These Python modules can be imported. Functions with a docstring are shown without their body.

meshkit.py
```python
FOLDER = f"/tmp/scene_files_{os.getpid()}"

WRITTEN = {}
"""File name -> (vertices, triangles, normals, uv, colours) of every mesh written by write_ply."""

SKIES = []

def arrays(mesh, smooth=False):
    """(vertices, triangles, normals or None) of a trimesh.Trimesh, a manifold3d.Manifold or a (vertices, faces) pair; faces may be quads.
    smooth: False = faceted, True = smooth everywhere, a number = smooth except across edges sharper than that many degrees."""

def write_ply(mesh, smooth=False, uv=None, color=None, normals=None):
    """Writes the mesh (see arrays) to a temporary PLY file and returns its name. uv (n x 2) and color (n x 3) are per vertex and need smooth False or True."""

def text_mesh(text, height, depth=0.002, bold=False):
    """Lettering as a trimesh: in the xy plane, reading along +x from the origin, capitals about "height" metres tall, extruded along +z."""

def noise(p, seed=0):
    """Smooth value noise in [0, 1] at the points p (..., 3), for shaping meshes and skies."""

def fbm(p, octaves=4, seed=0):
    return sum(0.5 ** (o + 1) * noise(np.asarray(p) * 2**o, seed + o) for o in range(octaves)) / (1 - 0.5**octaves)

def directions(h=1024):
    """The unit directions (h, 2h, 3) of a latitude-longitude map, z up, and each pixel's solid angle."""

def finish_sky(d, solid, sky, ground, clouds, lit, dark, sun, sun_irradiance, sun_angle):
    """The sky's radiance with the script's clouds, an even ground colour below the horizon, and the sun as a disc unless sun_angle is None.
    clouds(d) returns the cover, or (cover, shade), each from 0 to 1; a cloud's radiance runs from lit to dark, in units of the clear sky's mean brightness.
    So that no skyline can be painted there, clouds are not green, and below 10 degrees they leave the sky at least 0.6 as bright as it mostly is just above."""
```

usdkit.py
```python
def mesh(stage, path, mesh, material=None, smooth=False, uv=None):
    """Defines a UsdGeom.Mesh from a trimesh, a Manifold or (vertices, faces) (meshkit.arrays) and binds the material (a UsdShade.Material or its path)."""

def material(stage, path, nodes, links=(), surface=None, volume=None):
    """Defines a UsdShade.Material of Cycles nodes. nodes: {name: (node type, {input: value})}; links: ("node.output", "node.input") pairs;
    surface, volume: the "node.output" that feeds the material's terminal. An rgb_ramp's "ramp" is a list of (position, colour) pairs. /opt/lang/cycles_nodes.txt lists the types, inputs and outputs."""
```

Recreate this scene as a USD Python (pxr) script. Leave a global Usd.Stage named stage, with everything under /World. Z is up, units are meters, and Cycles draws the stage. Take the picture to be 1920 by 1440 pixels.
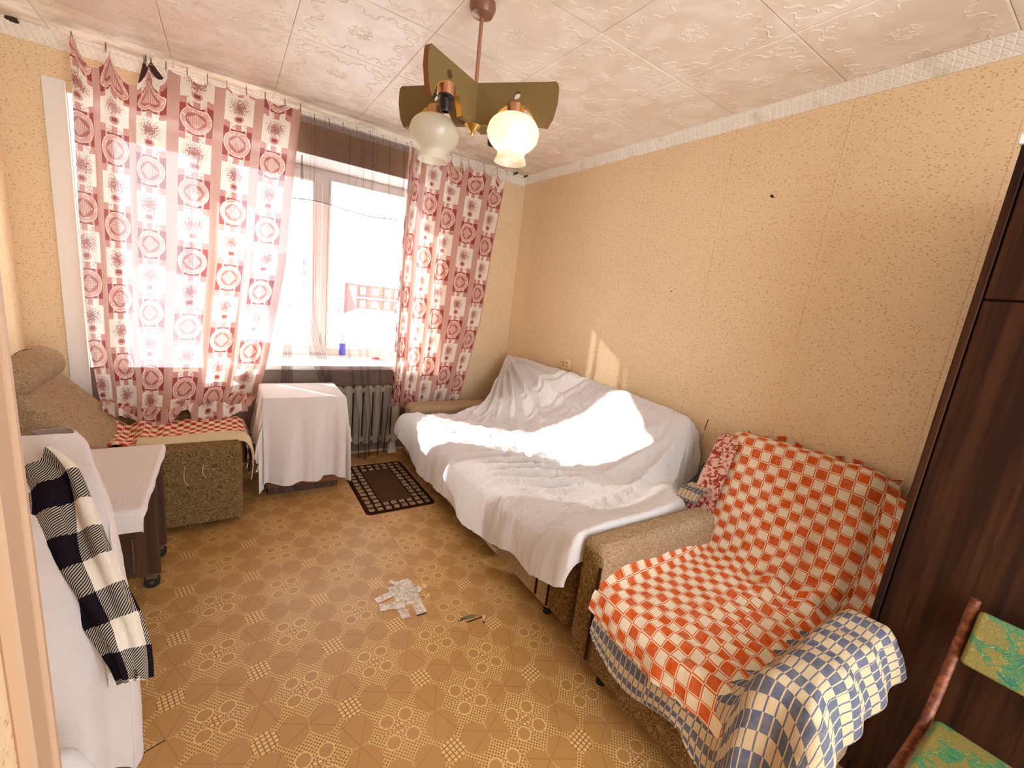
import math, random
import numpy as np, trimesh, manifold3d as m3, usdkit, meshkit
from pxr import Usd, UsdGeom, UsdLux, UsdShade, Gf, Sdf
from scipy.interpolate import PchipInterpolator
from shapely.geometry import Polygon, Point, box as sbox

stage = Usd.Stage.CreateInMemory()
UsdGeom.SetStageUpAxis(stage, 'Z'); UsdGeom.SetStageMetersPerUnit(stage, 1.0)
UsdGeom.Xform.Define(stage, '/World'); UsdGeom.Scope.Define(stage, '/World/Looks')

# ------------------------------------------------------------------ camera, sun, sky, exposure
EXPOSURE = 1.50
SUN_DIR = np.array([0.60, -0.75, -0.44])      # the way the sunlight travels
SUN_POWER, SUN_COLOR = 2.9, (1.0, 0.97, 0.94)
SKY_POWER, SKY_COLOR = 0.95, (0.86, 0.93, 1.0)
BULB_POWER = 5.5
F_PX = 798.38
R = np.array([[0.83281701, -0.0175603, 0.55326979], [-0.54203898, -0.22862729, 0.80865525], [0.11229234, -0.97335564, -0.19992307]])
EYE = np.array([0.0, 0.0, 1.44])

cam = UsdGeom.Camera.Define(stage, '/World/camera')
cam.CreateHorizontalApertureAttr(36.0); cam.CreateVerticalApertureAttr(27.0)
cam.CreateFocalLengthAttr(36.0 * F_PX / 1920); cam.CreateExposureAttr(EXPOSURE)
cam.CreateClippingRangeAttr(Gf.Vec2f(0.05, 2000))
m = np.eye(4); m[:3, 0], m[:3, 1], m[:3, 2], m[:3, 3] = R[:, 0], -R[:, 1], -R[:, 2], EYE
cam.AddTransformOp().Set(Gf.Matrix4d(*m.T.ravel().tolist()))

def aim(prim, d):                                # turns a light's -z along d
    z = -np.asarray(d, float) / np.linalg.norm(d)
    x = np.cross([0, 0, 1.0], z); x /= np.linalg.norm(x); y = np.cross(z, x)
    t = np.eye(4); t[:3, 0], t[:3, 1], t[:3, 2] = x, y, z
    UsdGeom.Xformable(prim).AddTransformOp().Set(Gf.Matrix4d(*t.T.ravel().tolist()))

sun = UsdLux.DistantLight.Define(stage, '/World/sun')
sun.CreateNormalizeAttr(True); sun.CreateAngleAttr(0.6); sun.CreateIntensityAttr(SUN_POWER); sun.CreateColorAttr(Gf.Vec3f(*SUN_COLOR)); aim(sun, SUN_DIR)
sky = UsdLux.DomeLight.Define(stage, '/World/sky')
sky.CreateIntensityAttr(SKY_POWER); sky.CreateColorAttr(Gf.Vec3f(*SKY_COLOR))

# ------------------------------------------------------------------ helpers: camera rays (to read a place off a known plane)
def ray(p): return R @ np.array([(p[0] - 960) / F_PX, (p[1] - 720) / F_PX, 1.0])
def on_x(px, py, x): v = ray((px, py)); return EYE + v * x / v[0]
def on_y(px, py, y): v = ray((px, py)); return EYE + v * y / v[1]
def on_z(px, py, z): v = ray((px, py)); return EYE + v * (z - EYE[2]) / v[2]

# ------------------------------------------------------------------ helpers: prims
used = {}
def numbered(path):
    n = used.get(path, 0); used[path] = n + 1
    return path if n == 0 else f'{path}_{n:03d}'
LOC = {}
def tag(prim, label=None, cat=None, group=None, kind=None):
    p = prim.GetPrim() if hasattr(prim, 'GetPrim') else prim
    for k, v in (('label', label), ('category', cat), ('group', group), ('kind', kind)):
        if v: p.SetCustomDataByKey(k, v)
    return p
def thing(name, label, cat, loc=(0, 0, 0), group=None, kind=None):
    path = numbered('/World/' + name); x = UsdGeom.Xform.Define(stage, path)
    x.AddTranslateOp().Set(Gf.Vec3d(*map(float, loc))); LOC[path] = np.asarray(loc, float)
    tag(x, label, cat, group, kind); return path
def part(parent, name, mesh, mat, smooth=30, uv=None, label=None, kind=None):
    """one Mesh under a thing, a part or /World; mesh in world coordinates"""
    root = '/'.join(parent.split('/')[:3]); v, f = raw(mesh)
    path = numbered(f'{parent}/{name}')
    usdkit.mesh(stage, path, (v - LOC.get(root, np.zeros(3)), f), mat, smooth if uv is None else True, uv)
    tag(stage.GetPrimAtPath(path), label, None, None, kind); return path
def single(name, mesh, mat, label, cat, smooth=30, uv=None, group=None, kind=None):
    p = part('/World', name, mesh, mat, smooth, uv); tag(stage.GetPrimAtPath(p), label, cat, group, kind); return p
def setting(name, mesh, mat, smooth=30, label=None):
    p = part('/World', name, mesh, mat, smooth); tag(stage.GetPrimAtPath(p), label, None, None, 'structure'); return p
def raw(mesh):
    if hasattr(mesh, 'to_mesh'): k = mesh.to_mesh(); return np.array(k.vert_properties[:, :3], float), np.array(k.tri_verts)
    if isinstance(mesh, (tuple, list)) and len(mesh) == 2 and np.ndim(mesh[0]) == 2: return np.asarray(mesh[0], float), np.asarray(mesh[1])
    return np.array(mesh.vertices), np.array(mesh.faces)
def join(*ms):
    V, F, n = [], [], 0
    for q in ms:
        v, f = raw(q)
        if f.shape[1] == 4: f = np.vstack([f[:, [0, 1, 2]], f[:, [0, 2, 3]]])
        V.append(v); F.append(f + n); n += len(v)
    return np.vstack(V), np.vstack(F)

# ------------------------------------------------------------------ helpers: shapes
def hull(pts): h = trimesh.convex.convex_hull(np.asarray(pts, float)); return np.array(h.vertices), np.array(h.faces)
def box(x0, x1, y0, y1, z0, z1, b=0.0):
    if b <= 0:
        return hull([(x, y, z) for x in (x0, x1) for y in (y0, y1) for z in (z0, z1)])
    P = []
    for sx in (0, 1):
        for sy in (0, 1):
            for sz in (0, 1):
                X, Y, Z = (x0, x1)[sx], (y0, y1)[sy], (z0, z1)[sz]; ix, iy, iz = (b, -b)[sx], (b, -b)[sy], (b, -b)[sz]
                P += [(X, Y + iy, Z + iz), (X + ix, Y, Z + iz), (X + ix, Y + iy, Z)]
    return hull(P)
def soft(x0, x1, y0, y1, z0, z1, r, n=12):
    s = m3.Manifold.sphere(r, n)
    return m3.Manifold.batch_hull([s.translate((x, y, z)) for x in (x0 + r, x1 - r) for y in (y0 + r, y1 - r) for z in (z0 + r, z1 - r)])
def softpts(pts, r, n=12):
    s = m3.Manifold.sphere(r, n); return m3.Manifold.batch_hull([s.translate(tuple(map(float, p))) for p in pts])
def tube(path, r, n=10, closed=False, caps=True):
    p = np.asarray(path, float); k = len(p)
    t = (np.roll(p, -1, 0) - np.roll(p, 1, 0)) if closed else np.gradient(p, axis=0)
    t /= np.linalg.norm(t, axis=1, keepdims=True) + 1e-12
    a = np.cross(t[0], [0, 0, 1.0] if abs(t[0][2]) < 0.9 else [1.0, 0, 0]); A = []
    for i in range(k):
        a = a - t[i] * np.dot(a, t[i]); a = a / (np.linalg.norm(a) + 1e-12); A.append(a)
    A = np.array(A); B = np.cross(t, A); ang = np.arange(n) * 2 * np.pi / n
    rr = np.broadcast_to(np.asarray(r, float), (k,))[:, None, None]
    v = (p[:, None] + rr * (np.cos(ang)[None, :, None] * A[:, None] + np.sin(ang)[None, :, None] * B[:, None])).reshape(-1, 3)
    f = []
    for i in range(k if closed else k - 1):
        j = (i + 1) % k
        for q in range(n):
            w = (q + 1) % n; f += [(i * n + q, i * n + w, j * n + w), (i * n + q, j * n + w, j * n + q)]
    if caps and not closed:
        v = np.vstack([v, p[0], p[-1]]); c0, c1 = len(v) - 2, len(v) - 1
        for q in range(n):
            w = (q + 1) % n; f += [(c0, w, q), (c1, (k - 1) * n + q, (k - 1) * n + w)]
    return v, np.array(f)
def bent(pts, steps=8):                          # a smooth path through a few points
    p = np.asarray(pts, float); s = np.r_[0, np.cumsum(np.linalg.norm(np.diff(p, axis=0), axis=1))]
    t = np.linspace(0, s[-1], steps * (len(p) - 1) + 1); return np.stack([PchipInterpolator(s, p[:, k])(t) for k in range(3)], 1)
def lathe(profile, at, n=28):
    pr = np.asarray(profile, float); k = len(pr); ang = np.arange(n) * 2 * np.pi / n
    v = np.stack([pr[:, None, 0] * np.cos(ang), pr[:, None, 0] * np.sin(ang), np.broadcast_to(pr[:, None, 1], (k, n))], -1).reshape(-1, 3) + np.asarray(at, float)
    f = []
    for i in range(k - 1):
        for q in range(n):
            w = (q + 1) % n; f += [(i * n + q, i * n + w, (i + 1) * n + w), (i * n + q, (i + 1) * n + w, (i + 1) * n + q)]
    return v, np.array(f)
def rod(a, b, r, n=14): return tube([a, b], r, n)
def sweep_poly(poly, h):                         # shapely polygon extruded by h along +z
    e = trimesh.creation.extrude_polygon(poly, h, engine='earcut'); return np.array(e.vertices), np.array(e.faces)
def place(mesh, M):
    v, f = raw(mesh); M = np.asarray(M, float); return v @ M[:3, :3].T + M[:3, 3], (f[:, ::-1] if np.linalg.det(M[:3, :3]) < 0 else f)
def frame(o, x, y, z):
    M = np.eye(4); M[:3, 0], M[:3, 1], M[:3, 2], M[:3, 3] = x, y, z, o; return M

def spline_grid(ctrl, nu, nv):
    """smooth sheet through a grid of points; returns the points and mean arc lengths along both ways"""
    C = np.asarray(ctrl, float); a, b = C.shape[:2]
    su = np.r_[0, np.cumsum(np.linalg.norm(np.diff(C, axis=0), axis=2).mean(1))]; sv = np.r_[0, np.cumsum(np.linalg.norm(np.diff(C, axis=1), axis=2).mean(0))]
    u, v = np.linspace(0, su[-1], nu), np.linspace(0, sv[-1], nv)
    P = PchipInterpolator(sv, PchipInterpolator(su, C, axis=0)(u), axis=1)(v)
    return P, u, v
def normals(P):
    n = np.cross(np.gradient(P, axis=0), np.gradient(P, axis=1)); return n / (np.linalg.norm(n, axis=2, keepdims=True) + 1e-12)
def grid_faces(n, m_):
    i, j = np.meshgrid(np.arange(n - 1), np.arange(m_ - 1), indexing='ij'); a = (i * m_ + j).ravel()
    return np.vstack([np.stack([a, a + m_, a + m_ + 1], 1), np.stack([a, a + m_ + 1, a + 1], 1)])
def cloth(P, uv, thick=0.0, flip=False):
    """mesh and uv of a sheet P[n, m]; with thick, two faces and a hem"""
    n, m_ = P.shape[:2]; f = grid_faces(n, m_); f = f[:, ::-1] if flip else f; U = np.asarray(uv).reshape(-1, 2); V = P.reshape(-1, 3)
    if thick <= 0: return (V, f), U
    N = normals(P).reshape(-1, 3) * (-1 if flip else 1); k = len(V)
    idx = np.arange(k).reshape(n, m_); rim = np.concatenate([idx[0, :-1], idx[:-1, -1], idx[-1, :0:-1], idx[:0:-1, 0]])
    if flip: rim = rim[::-1]
    nx = np.roll(rim, -1); side = np.vstack([np.stack([rim, rim + k, nx + k], 1), np.stack([rim, nx + k, nx], 1)])
    return (np.vstack([V, V - N * thick]), np.vstack([f, f[:, ::-1] + k, side])), np.vstack([U, U])
def uvgrid(u, v): return np.stack(np.meshgrid(u, v, indexing='ij'), -1)
def fb(x, y, s, seed=0, octv=3):
    return meshkit.fbm(np.stack([np.asarray(x) * s, np.asarray(y) * s, np.zeros_like(x)], -1), octv, seed) - 0.5
def sstep(x, a, b): t = np.clip((x - a) / (b - a), 0, 1); return t * t * (3 - 2 * t)

# ------------------------------------------------------------------ helpers: node graphs
class V:
    def __init__(s, g, r): s.g, s.r = g, r
    def _(s, t, o=None, rev=False):
        a, b = (o, s) if rev else (s, o); kw = {'value1': a}
        if o is not None: kw['value2'] = b
        return s.g.node('math', 'value', math_type=t, **kw)
    def __add__(s, o): return s._('add', o)
    def __radd__(s, o): return s._('add', o)
    def __sub__(s, o): return s._('subtract', o)
    def __rsub__(s, o): return s._('subtract', o, True)
    def __mul__(s, o): return s._('multiply', o)
    def __rmul__(s, o): return s._('multiply', o)
    def __truediv__(s, o): return s._('divide', o)
    def __lt__(s, o): return s._('less_than', o)
    def __gt__(s, o): return s._('greater_than', o)
    def abs(s): return s._('absolute')
    def floor(s): return s._('floor')
    def fract(s): return s._('fraction')
    def sin(s): return s._('sine')
    def sqrt(s): return s._('sqrt')
    def max(s, o): return s._('maximum', o)
    def min(s, o): return s._('minimum', o)
    def mod(s, o): return s._('floored_modulo', o)
    def step(s, a, b): return s.g.node('map_range', 'result', range_type='smoothstep', value=s, from_min=a, from_max=b, to_min=0.0, to_max=1.0, clamp=True)
    def cyc(s, p): return ((s / p + 0.5).fract() - 0.5) * p     # signed distance to the nearest multiple of p
class Graph:
    def __init__(s): s.n, s.l = {}, []
    def node(s, kind, out, **kw):
        nm = f'n{len(s.n)}'; vals = {}
        for a, v in kw.items():
            if isinstance(v, V): s.l.append((v.r, f'{nm}.{a}'))
            else: vals[a] = v
        s.n[nm] = (kind, vals); return V(s, f'{nm}.{out}')
    def xyz(s, vec): q = s.node('separate_xyz', 'x', vector=vec); b = q.r[:-1]; return V(s, b + 'x'), V(s, b + 'y'), V(s, b + 'z')
    def vec(s, x, y, z): return s.node('combine_xyz', 'vector', x=x, y=y, z=z)
    def pos(s): return s.node('geometry', 'position')
    def uv(s):
        u = s.node('uvmap', 'UV', attribute='st'); x, y, _ = s.xyz(u); return x, y
    def mix(s, f, a, b): return s.node('mix_color', 'result', fac=f, a=a, b=b)
    def noise(s, vec, scale, detail=2.0, rough=0.5, dist=0.0): return s.node('noise_texture', 'fac', vector=vec, scale=scale, detail=detail, roughness=rough, distortion=dist)
    def voro(s, vec, scale, out='distance', **k): return s.node('voronoi_texture', out, vector=vec, scale=scale, **k)
    def scaled(s, vec, sc, rot=(0, 0, 0)): return s.node('mapping', 'vector', vector=vec, scale=sc, rotation=rot)
    def bump(s, h, dist=0.002, strength=1.0): return s.node('bump', 'normal', height=h, distance=dist, strength=strength)
    def surf(s, name, color, rough=0.6, **k):
        b = s.node('principled_bsdf', 'BSDF', base_color=color, roughness=rough, **k); return s.out(name, b)
    def out(s, name, b): return usdkit.material(stage, '/World/Looks/' + name, s.n, s.l, surface=b.r)
    def fabric(s, name, color, trans=0.0, clear=0.0, rough=0.9, normal=None):
        k = {} if normal is None else {'normal': normal}
        b = s.node('diffuse_bsdf', 'BSDF', color=color, roughness=0.3, **k)
        if trans: b = s.node('mix_closure', 'closure', fac=trans, closure1=b, closure2=s.node('translucent_bsdf', 'BSDF', color=color, **k))
        if clear: b = s.node('mix_closure', 'closure', fac=clear, closure1=b, closure2=s.node('transparent_bsdf', 'BSDF', color=(1.0, 1.0, 1.0)))
        return s.out(name, b)
def srgb(r, g, b): return tuple(float(((c / 255 + 0.055) / 1.055) ** 2.4 if c > 10 else c / 255 / 12.92) for c in (r, g, b))
def plain(name, rgb, rough=0.5, **k): g = Graph(); return g.surf(name, rgb, rough, **k)

# ------------------------------------------------------------------ materials
XL, XR, YB, YF, ZC = -0.96, 2.29, 3.50, -0.95, 2.505

def wallpaper():
    g = Graph(); p = g.pos()
    base = g.mix(g.noise(p, 2.2, 3), srgb(242, 216, 176), srgb(234, 203, 162))
    base = g.mix((g.noise(p, 90, 2) - 0.35) * 1.2, base, srgb(248, 226, 190))
    d = g.voro(g.scaled(p, (0.7, 0.7, 1.15)), 84, 'distance', randomness=1.0)
    n = g.noise(p, 55, 1)
    fleck = 1.0 - (d + n * 0.28).step(0.30, 0.42)
    d2 = g.voro(g.scaled(p, (0.8, 0.8, 1.2)), 130, 'distance', randomness=1.0)
    fine = (1.0 - (d2 + n * 0.3).step(0.28, 0.40)) * 0.4
    f = (fleck * 0.58).max(fine)
    c = g.mix(f, base, srgb(176, 128, 70))
    return g.surf('wallpaper', c, 0.62, specular_ior_level=0.35, normal=g.bump(g.noise(p, 140, 2), 0.0012, 0.5))
WALLPAPER = wallpaper()

def tile_material():
    g = Graph(); p = g.pos()
    cloud = g.noise(p, 5.5, 4, 0.62, 0.8); c = g.mix(cloud.step(0.36, 0.66), srgb(232, 214, 195), srgb(244, 231, 216))
    x, y, z = g.xyz(p); soot = y.step(2.75, 3.5) * g.noise(g.scaled(p, (1, 2.5, 1)), 4.0, 4, 0.6).step(0.40, 0.62)
    c = g.mix(soot * 0.5, c, srgb(150, 128, 102))
    return g.surf('ceiling_tile_foam', c, 0.45, specular_ior_level=0.4)
TILE = tile_material()
PLASTER = plain('plaster_white', srgb(232, 226, 220), 0.75)
def moulding():
    g = Graph(); p = g.pos(); x, y, z = g.xyz(p); s = x + y; t = z * 1.0
    a = (s + t).cyc(0.030).abs(); b = (s - t).cyc(0.030).abs(); q = a.min(b)
    dirt = g.noise(p, 9, 3).step(0.55, 0.8)
    c = g.mix(q.step(0.002, 0.007), srgb(252, 247, 236), srgb(242, 234, 220)); c = g.mix(dirt * 0.35, c, srgb(168, 148, 120))
    return g.surf('moulding_foam', c, 0.6, normal=g.bump(q.step(0.0, 0.006), 0.003, 0.7))
MOULD = moulding()

def lino():
    g = Graph(); p = g.pos(); x, y, _ = g.xyz(p)
    sel = x > 0.775; ox = sel * 0.391 + 0.581; oy = 1.234 - sel * 0.174
    cx, cy = (x - ox).cyc(0.254), (y - oy).cyc(0.2925); ax, ay = cx.abs(), cy.abs()
    wob = (g.noise(p, 130, 1) - 0.5) * 0.007
    r = (cx * cx + cy * cy).sqrt() + wob
    gx, gy = (cx + cy).cyc(0.0135).abs(), (cx - cy).cyc(0.0135).abs()
    hole = (gx * gx + gy * gy).sqrt() < 0.0044
    # light net with dark holes
    N, B, D = srgb(214, 172, 108), srgb(184, 136, 78), srgb(146, 100, 50)
    col = g.mix(hole, N, D)
    # four leaves around each checked disc
    e1 = ((ax - 0.080) / 0.047); e2 = cy / 0.056; lx = e1 * e1 + e2 * e2 + wob * 14
    e3 = ((ay - 0.092) / 0.054); e4 = cx / 0.054; ly = e3 * e3 + e4 * e4 + wob * 14
    leaf = lx.min(ly)
    col = g.mix((leaf < 1.0), col, g.mix((leaf - 0.75).step(0.1, 0.25), B, srgb(190, 142, 84)))
    v1 = (ay - (0.127 - ax) * 0.55).abs() < 0.0026; v2 = (ax - (0.146 - ay) * 0.45).abs() < 0.0026
    vein = (v1 * (lx < 0.92)).max(v2 * (ly < 0.92))
    col = g.mix(vein * 0.42, col, D)
    # checked disc
    kx, ky = (cx + cy * 0.25).cyc(0.0150).abs(), (cy - cx * 0.25).cyc(0.0150).abs()
    col = g.mix(r < 0.040, col, g.mix(kx.max(ky) < 0.0054, srgb(158, 110, 58), srgb(230, 192, 128)))
    # four round spots between
    hx, hy = ax * -1.0 + 0.127, ay * -1.0 + 0.14625
    q = ((hx - 0.032) * (hx - 0.032) + (hy - 0.038) * (hy - 0.038)).sqrt() + wob
    col = g.mix(q < 0.0255, col, srgb(226, 186, 124)); col = g.mix(q < 0.021, col, B)
    h2 = (hx * hx + hy * hy).sqrt()
    col = g.mix(h2 < 0.020, col, g.mix(kx.max(ky) < 0.0054, srgb(158, 110, 58), srgb(228, 188, 126)))
    wear = g.noise(p, 3.0, 4); col = g.mix(wear.step(0.45, 0.75) * 0.25, col, srgb(214, 168, 118))
    return g.surf('linoleum', col, 0.40, specular_ior_level=0.4, normal=g.bump(g.noise(p, 300, 2), 0.0006, 0.4))
LINO = lino()

def white_cloth(name, rgb, trans=0.15):
    g = Graph(); p = g.pos()
    c = g.mix(g.noise(p, 6, 3), rgb, tuple(0.93 * q for q in rgb))
    return g.fabric(name, c, trans, normal=g.bump(g.noise(g.scaled(p, (1, 1, 1), (.3, .2, .6)), 38, 4, 0.6, 0.8), 0.006, 0.6))
SHEET = white_cloth('white_cotton', srgb(240, 236, 236)); SHEET2 = white_cloth('pinkish_white_cotton', srgb(240, 228, 222))

def squiggle(name, lo, hi, scale=34):
    g = Graph(); p = g.pos(); n = g.noise(p, scale, 1.0, 0.4, 1.2)
    w = ((n * 7.0).fract() - 0.5).abs(); c = g.mix(w.step(0.18, 0.30), lo, hi)
    c = g.mix((g.noise(p, 260, 2) - 0.3) * 0.6, c, lo)
    return g.fabric(name, c, normal=g.bump(g.noise(p, 420, 2), 0.0015, 0.6))
UPHOLSTERY = squiggle('brown_upholstery', srgb(96, 70, 40), srgb(148, 120, 82), 40)
UPHOLSTERY2 = squiggle('tan_upholstery', srgb(148, 122, 94), srgb(190, 162, 130), 46)

def check(name, size, a, b, line=0.10, stretch=1.0, dark_lines=None, skew=0.0, wool=False):
    """checked cloth with thin reversed lines on both sides of each square"""
    g = Graph(); u, v = g.uv(); u, v = u / size, v / (size * stretch)
    k = (u.floor() + v.floor()).mod(2.0)
    fu, fv = (u.fract() - 0.5).abs(), (v.fract() - 0.5).abs()
    edge = (fu > 0.5 - line * 0.5)
    if dark_lines != 'u': edge = edge.max(fv > 0.5 - line * 0.5)
    k = (k - edge).abs(); p = g.pos(); c = g.mix(k, a, b)
    c = g.mix((g.noise(p, 40, 3) - 0.4) * 0.5, c, tuple(0.82 * q for q in a))
    return g.fabric(name, c, 0.06, normal=g.bump(g.noise(p, 380 if not wool else 160, 3), 0.002, 0.6))
def plaid():
    g = Graph(); u, v = g.uv(); A, B_, L_ = 0.042, 0.260, 0.0210
    k = ((u / A).floor() + (v / B_).floor()).mod(2.0); edge = ((v / L_).fract() - 0.5).abs() > 0.42
    k = (k - edge).abs(); p = g.pos()
    c = g.mix(k, srgb(208, 186, 150), srgb(100, 104, 122)); c = g.mix((g.noise(p, 40, 3) - 0.4) * 0.5, c, srgb(190, 168, 134))
    return g.fabric('blue_plaid', c, 0.05, normal=g.bump(g.noise(p, 340, 3), 0.003, 0.7))
ORANGE_CHECK = check('orange_check', 0.041, srgb(246, 232, 206), srgb(222, 100, 38), 0.15)
RED_CHECK = check('red_check', 0.030, srgb(240, 218, 184), srgb(186, 52, 46), 0.16, 1.15)
BLUE_CHECK = plaid()

def buffalo():
    g = Graph(); u, v = g.uv(); S = 0.085
    a = (u / S).floor().mod(2.0); b = (v / S).floor().mod(2.0)
    tw = ((u + v) / 0.0075).fract() > 0.5
    half = g.mix(tw, srgb(196, 184, 168), srgb(40, 34, 36))
    c = g.mix(a.max(b), srgb(238, 226, 210), half); c = g.mix(a * b, c, srgb(34, 28, 34))
    p = g.pos(); return g.fabric('buffalo_plaid', c, 0.0, normal=g.bump(g.noise(p, 260, 3), 0.004, 0.7))
BUFFALO = buffalo()

def curtain_print(name, phase, zc, drift):
    """red plates, vases of flowers and checked bands in columns, with a net of lines between the columns"""
    g = Graph(); u, v = g.uv(); P, Q = 0.215, 0.410
    RED, NETC, CRM, PRT = srgb(160, 70, 72), srgb(222, 186, 172), srgb(246, 236, 224), srgb(170, 108, 104)
    us = u - phase; k = (us / P + 0.5).floor(); du = us - k * P; au = du.abs()
    w = v - zc - k * drift; dv = w.cyc(Q); ev = (w - Q / 2).cyc(Q)
    la, lb = (u + v).cyc(0.0110).abs(), (u - v).cyc(0.0110).abs()
    net = la.min(lb) < 0.0013
    col = g.mix(net, NETC, srgb(186, 128, 118))
    # bands of small squares
    sq = ((du + 0.0798) / 0.032).floor().mod(2.0)
    flw = g.voro(g.vec(u, v, 0.0), 95) < 0.28
    band = g.mix(sq, g.mix(la.min(lb) < 0.0017, srgb(224, 172, 160), srgb(190, 124, 118)), g.mix(flw, CRM, PRT))
    # plate
    r = (du * du + dv * dv).sqrt(); dia = au + dv.abs()
    dots = g.voro(g.vec(u, v, 0.0), 62) < 0.30
    plate = g.mix(dots * (r > 0.05), srgb(220, 172, 158), srgb(248, 232, 220))
    plate = g.mix((r < 0.050), plate, g.mix(la.min(lb) < 0.0018, srgb(208, 146, 136), srgb(150, 66, 68)))
    plate = g.mix(dia < 0.046, plate, g.mix(au.cyc(0.009).abs().min(dv.cyc(0.009).abs()) < 0.0012, srgb(238, 206, 192), srgb(188, 122, 114)))
    plate = g.mix(((r - 0.0745).abs() < 0.0022), plate, srgb(246, 228, 216))
    ring = ((au - 0.045).abs() < 0.006) * (dv.abs() > 0.06)
    pb = g.mix(ring, RED, srgb(222, 168, 158)); pb = g.mix(r < 0.077, pb, plate)
    # vase of flowers
    fl = g.noise(g.vec(u, v, 0.0), 150, 3, 0.7, 1.0); y2 = ev - 0.018; rr = (du * du + y2 * y2).sqrt()
    dens = (1.0 - (rr / 0.068)) * 0.28
    bq = ((fl + dens) > 0.63) * (rr < 0.068)
    core = (rr < 0.036) * (fl > 0.515)
    fb_ = g.mix(bq.max(core), CRM, PRT)
    vase = (((du / 0.027) * (du / 0.027) + ((ev + 0.052) / 0.022) * ((ev + 0.052) / 0.022)) < 1.0)
    fb_ = g.mix(vase, fb_, srgb(206, 160, 150)); lab = (au < 0.015) * ((ev + 0.050).abs() < 0.010); fb_ = g.mix(lab, fb_, RED)
    c2 = g.mix(dv.abs() < 0.084, g.mix(ev.abs() < 0.084, band, fb_), pb)
    col = g.mix(au < 0.0800, col, c2)
    return g.fabric(name, col, 0.16, 0.06)
CURTAIN_A = curtain_print('curtain_print', 0.0, 2.247 + 0.225, -0.075)
CURTAIN_B = curtain_print('curtain_print_short', 0.17, 2.0 + 0.41 + 0.16, -0.08)

def veil(name, rgb, clear):
    g = Graph(); d = g.node('diffuse_bsdf', 'BSDF', color=rgb); t = g.node('translucent_bsdf', 'BSDF', color=rgb)
    a = g.node('mix_closure', 'closure', fac=0.5, closure1=d, closure2=t)
    lw = g.node('layer_weight', 'facing', blend=0.35)
    f = g.node('math', 'value', math_type='multiply_add', value1=lw, value2=-0.5, value3=clear)
    k = g.node('transparent_bsdf', 'BSDF', color=(0.98, 0.95, 0.93))
    return g.out(name, g.node('mix_closure', 'closure', fac=f, closure1=a, closure2=k))
VEIL = veil('brown_organza', srgb(64, 36, 38), 0.66)

def wood(name, lo, hi, scale=(26, 26, 1.2), rough=0.45, spec=0.4):
    g = Graph(); p = g.pos(); q = g.scaled(p, scale)
    n = g.noise(q, 1.6, 4, 0.6, 0.6); f = g.noise(g.scaled(p, tuple(4 * s for s in scale)), 1.5, 2)
    c = g.mix(n.step(0.35, 0.68), lo, hi); c = g.mix((f - 0.4) * 0.8, c, tuple(0.6 * t for t in lo))
    return g.surf(name, c, rough, specular_ior_level=spec)
WARD_WOOD = wood('dark_wardrobe_veneer', srgb(40, 20, 9), srgb(66, 37, 17), (20, 20, .9), .7, .12)
RED_WOOD = wood('red_brown_veneer', srgb(96, 52, 26), srgb(138, 82, 44), (1.5, 30, 30))
DARK_WOOD = wood('dark_table_veneer', srgb(66, 42, 28), srgb(92, 62, 42))
DOOR_PAINT = plain('casing_paint', srgb(198, 164, 134), 0.5)
PVC = plain('white_pvc', srgb(240, 236, 230), 0.3)
SILL = plain('sill_white', srgb(236, 232, 228), 0.35)
RUBBER = plain('black_rubber', srgb(28, 26, 25), 0.55)
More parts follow.
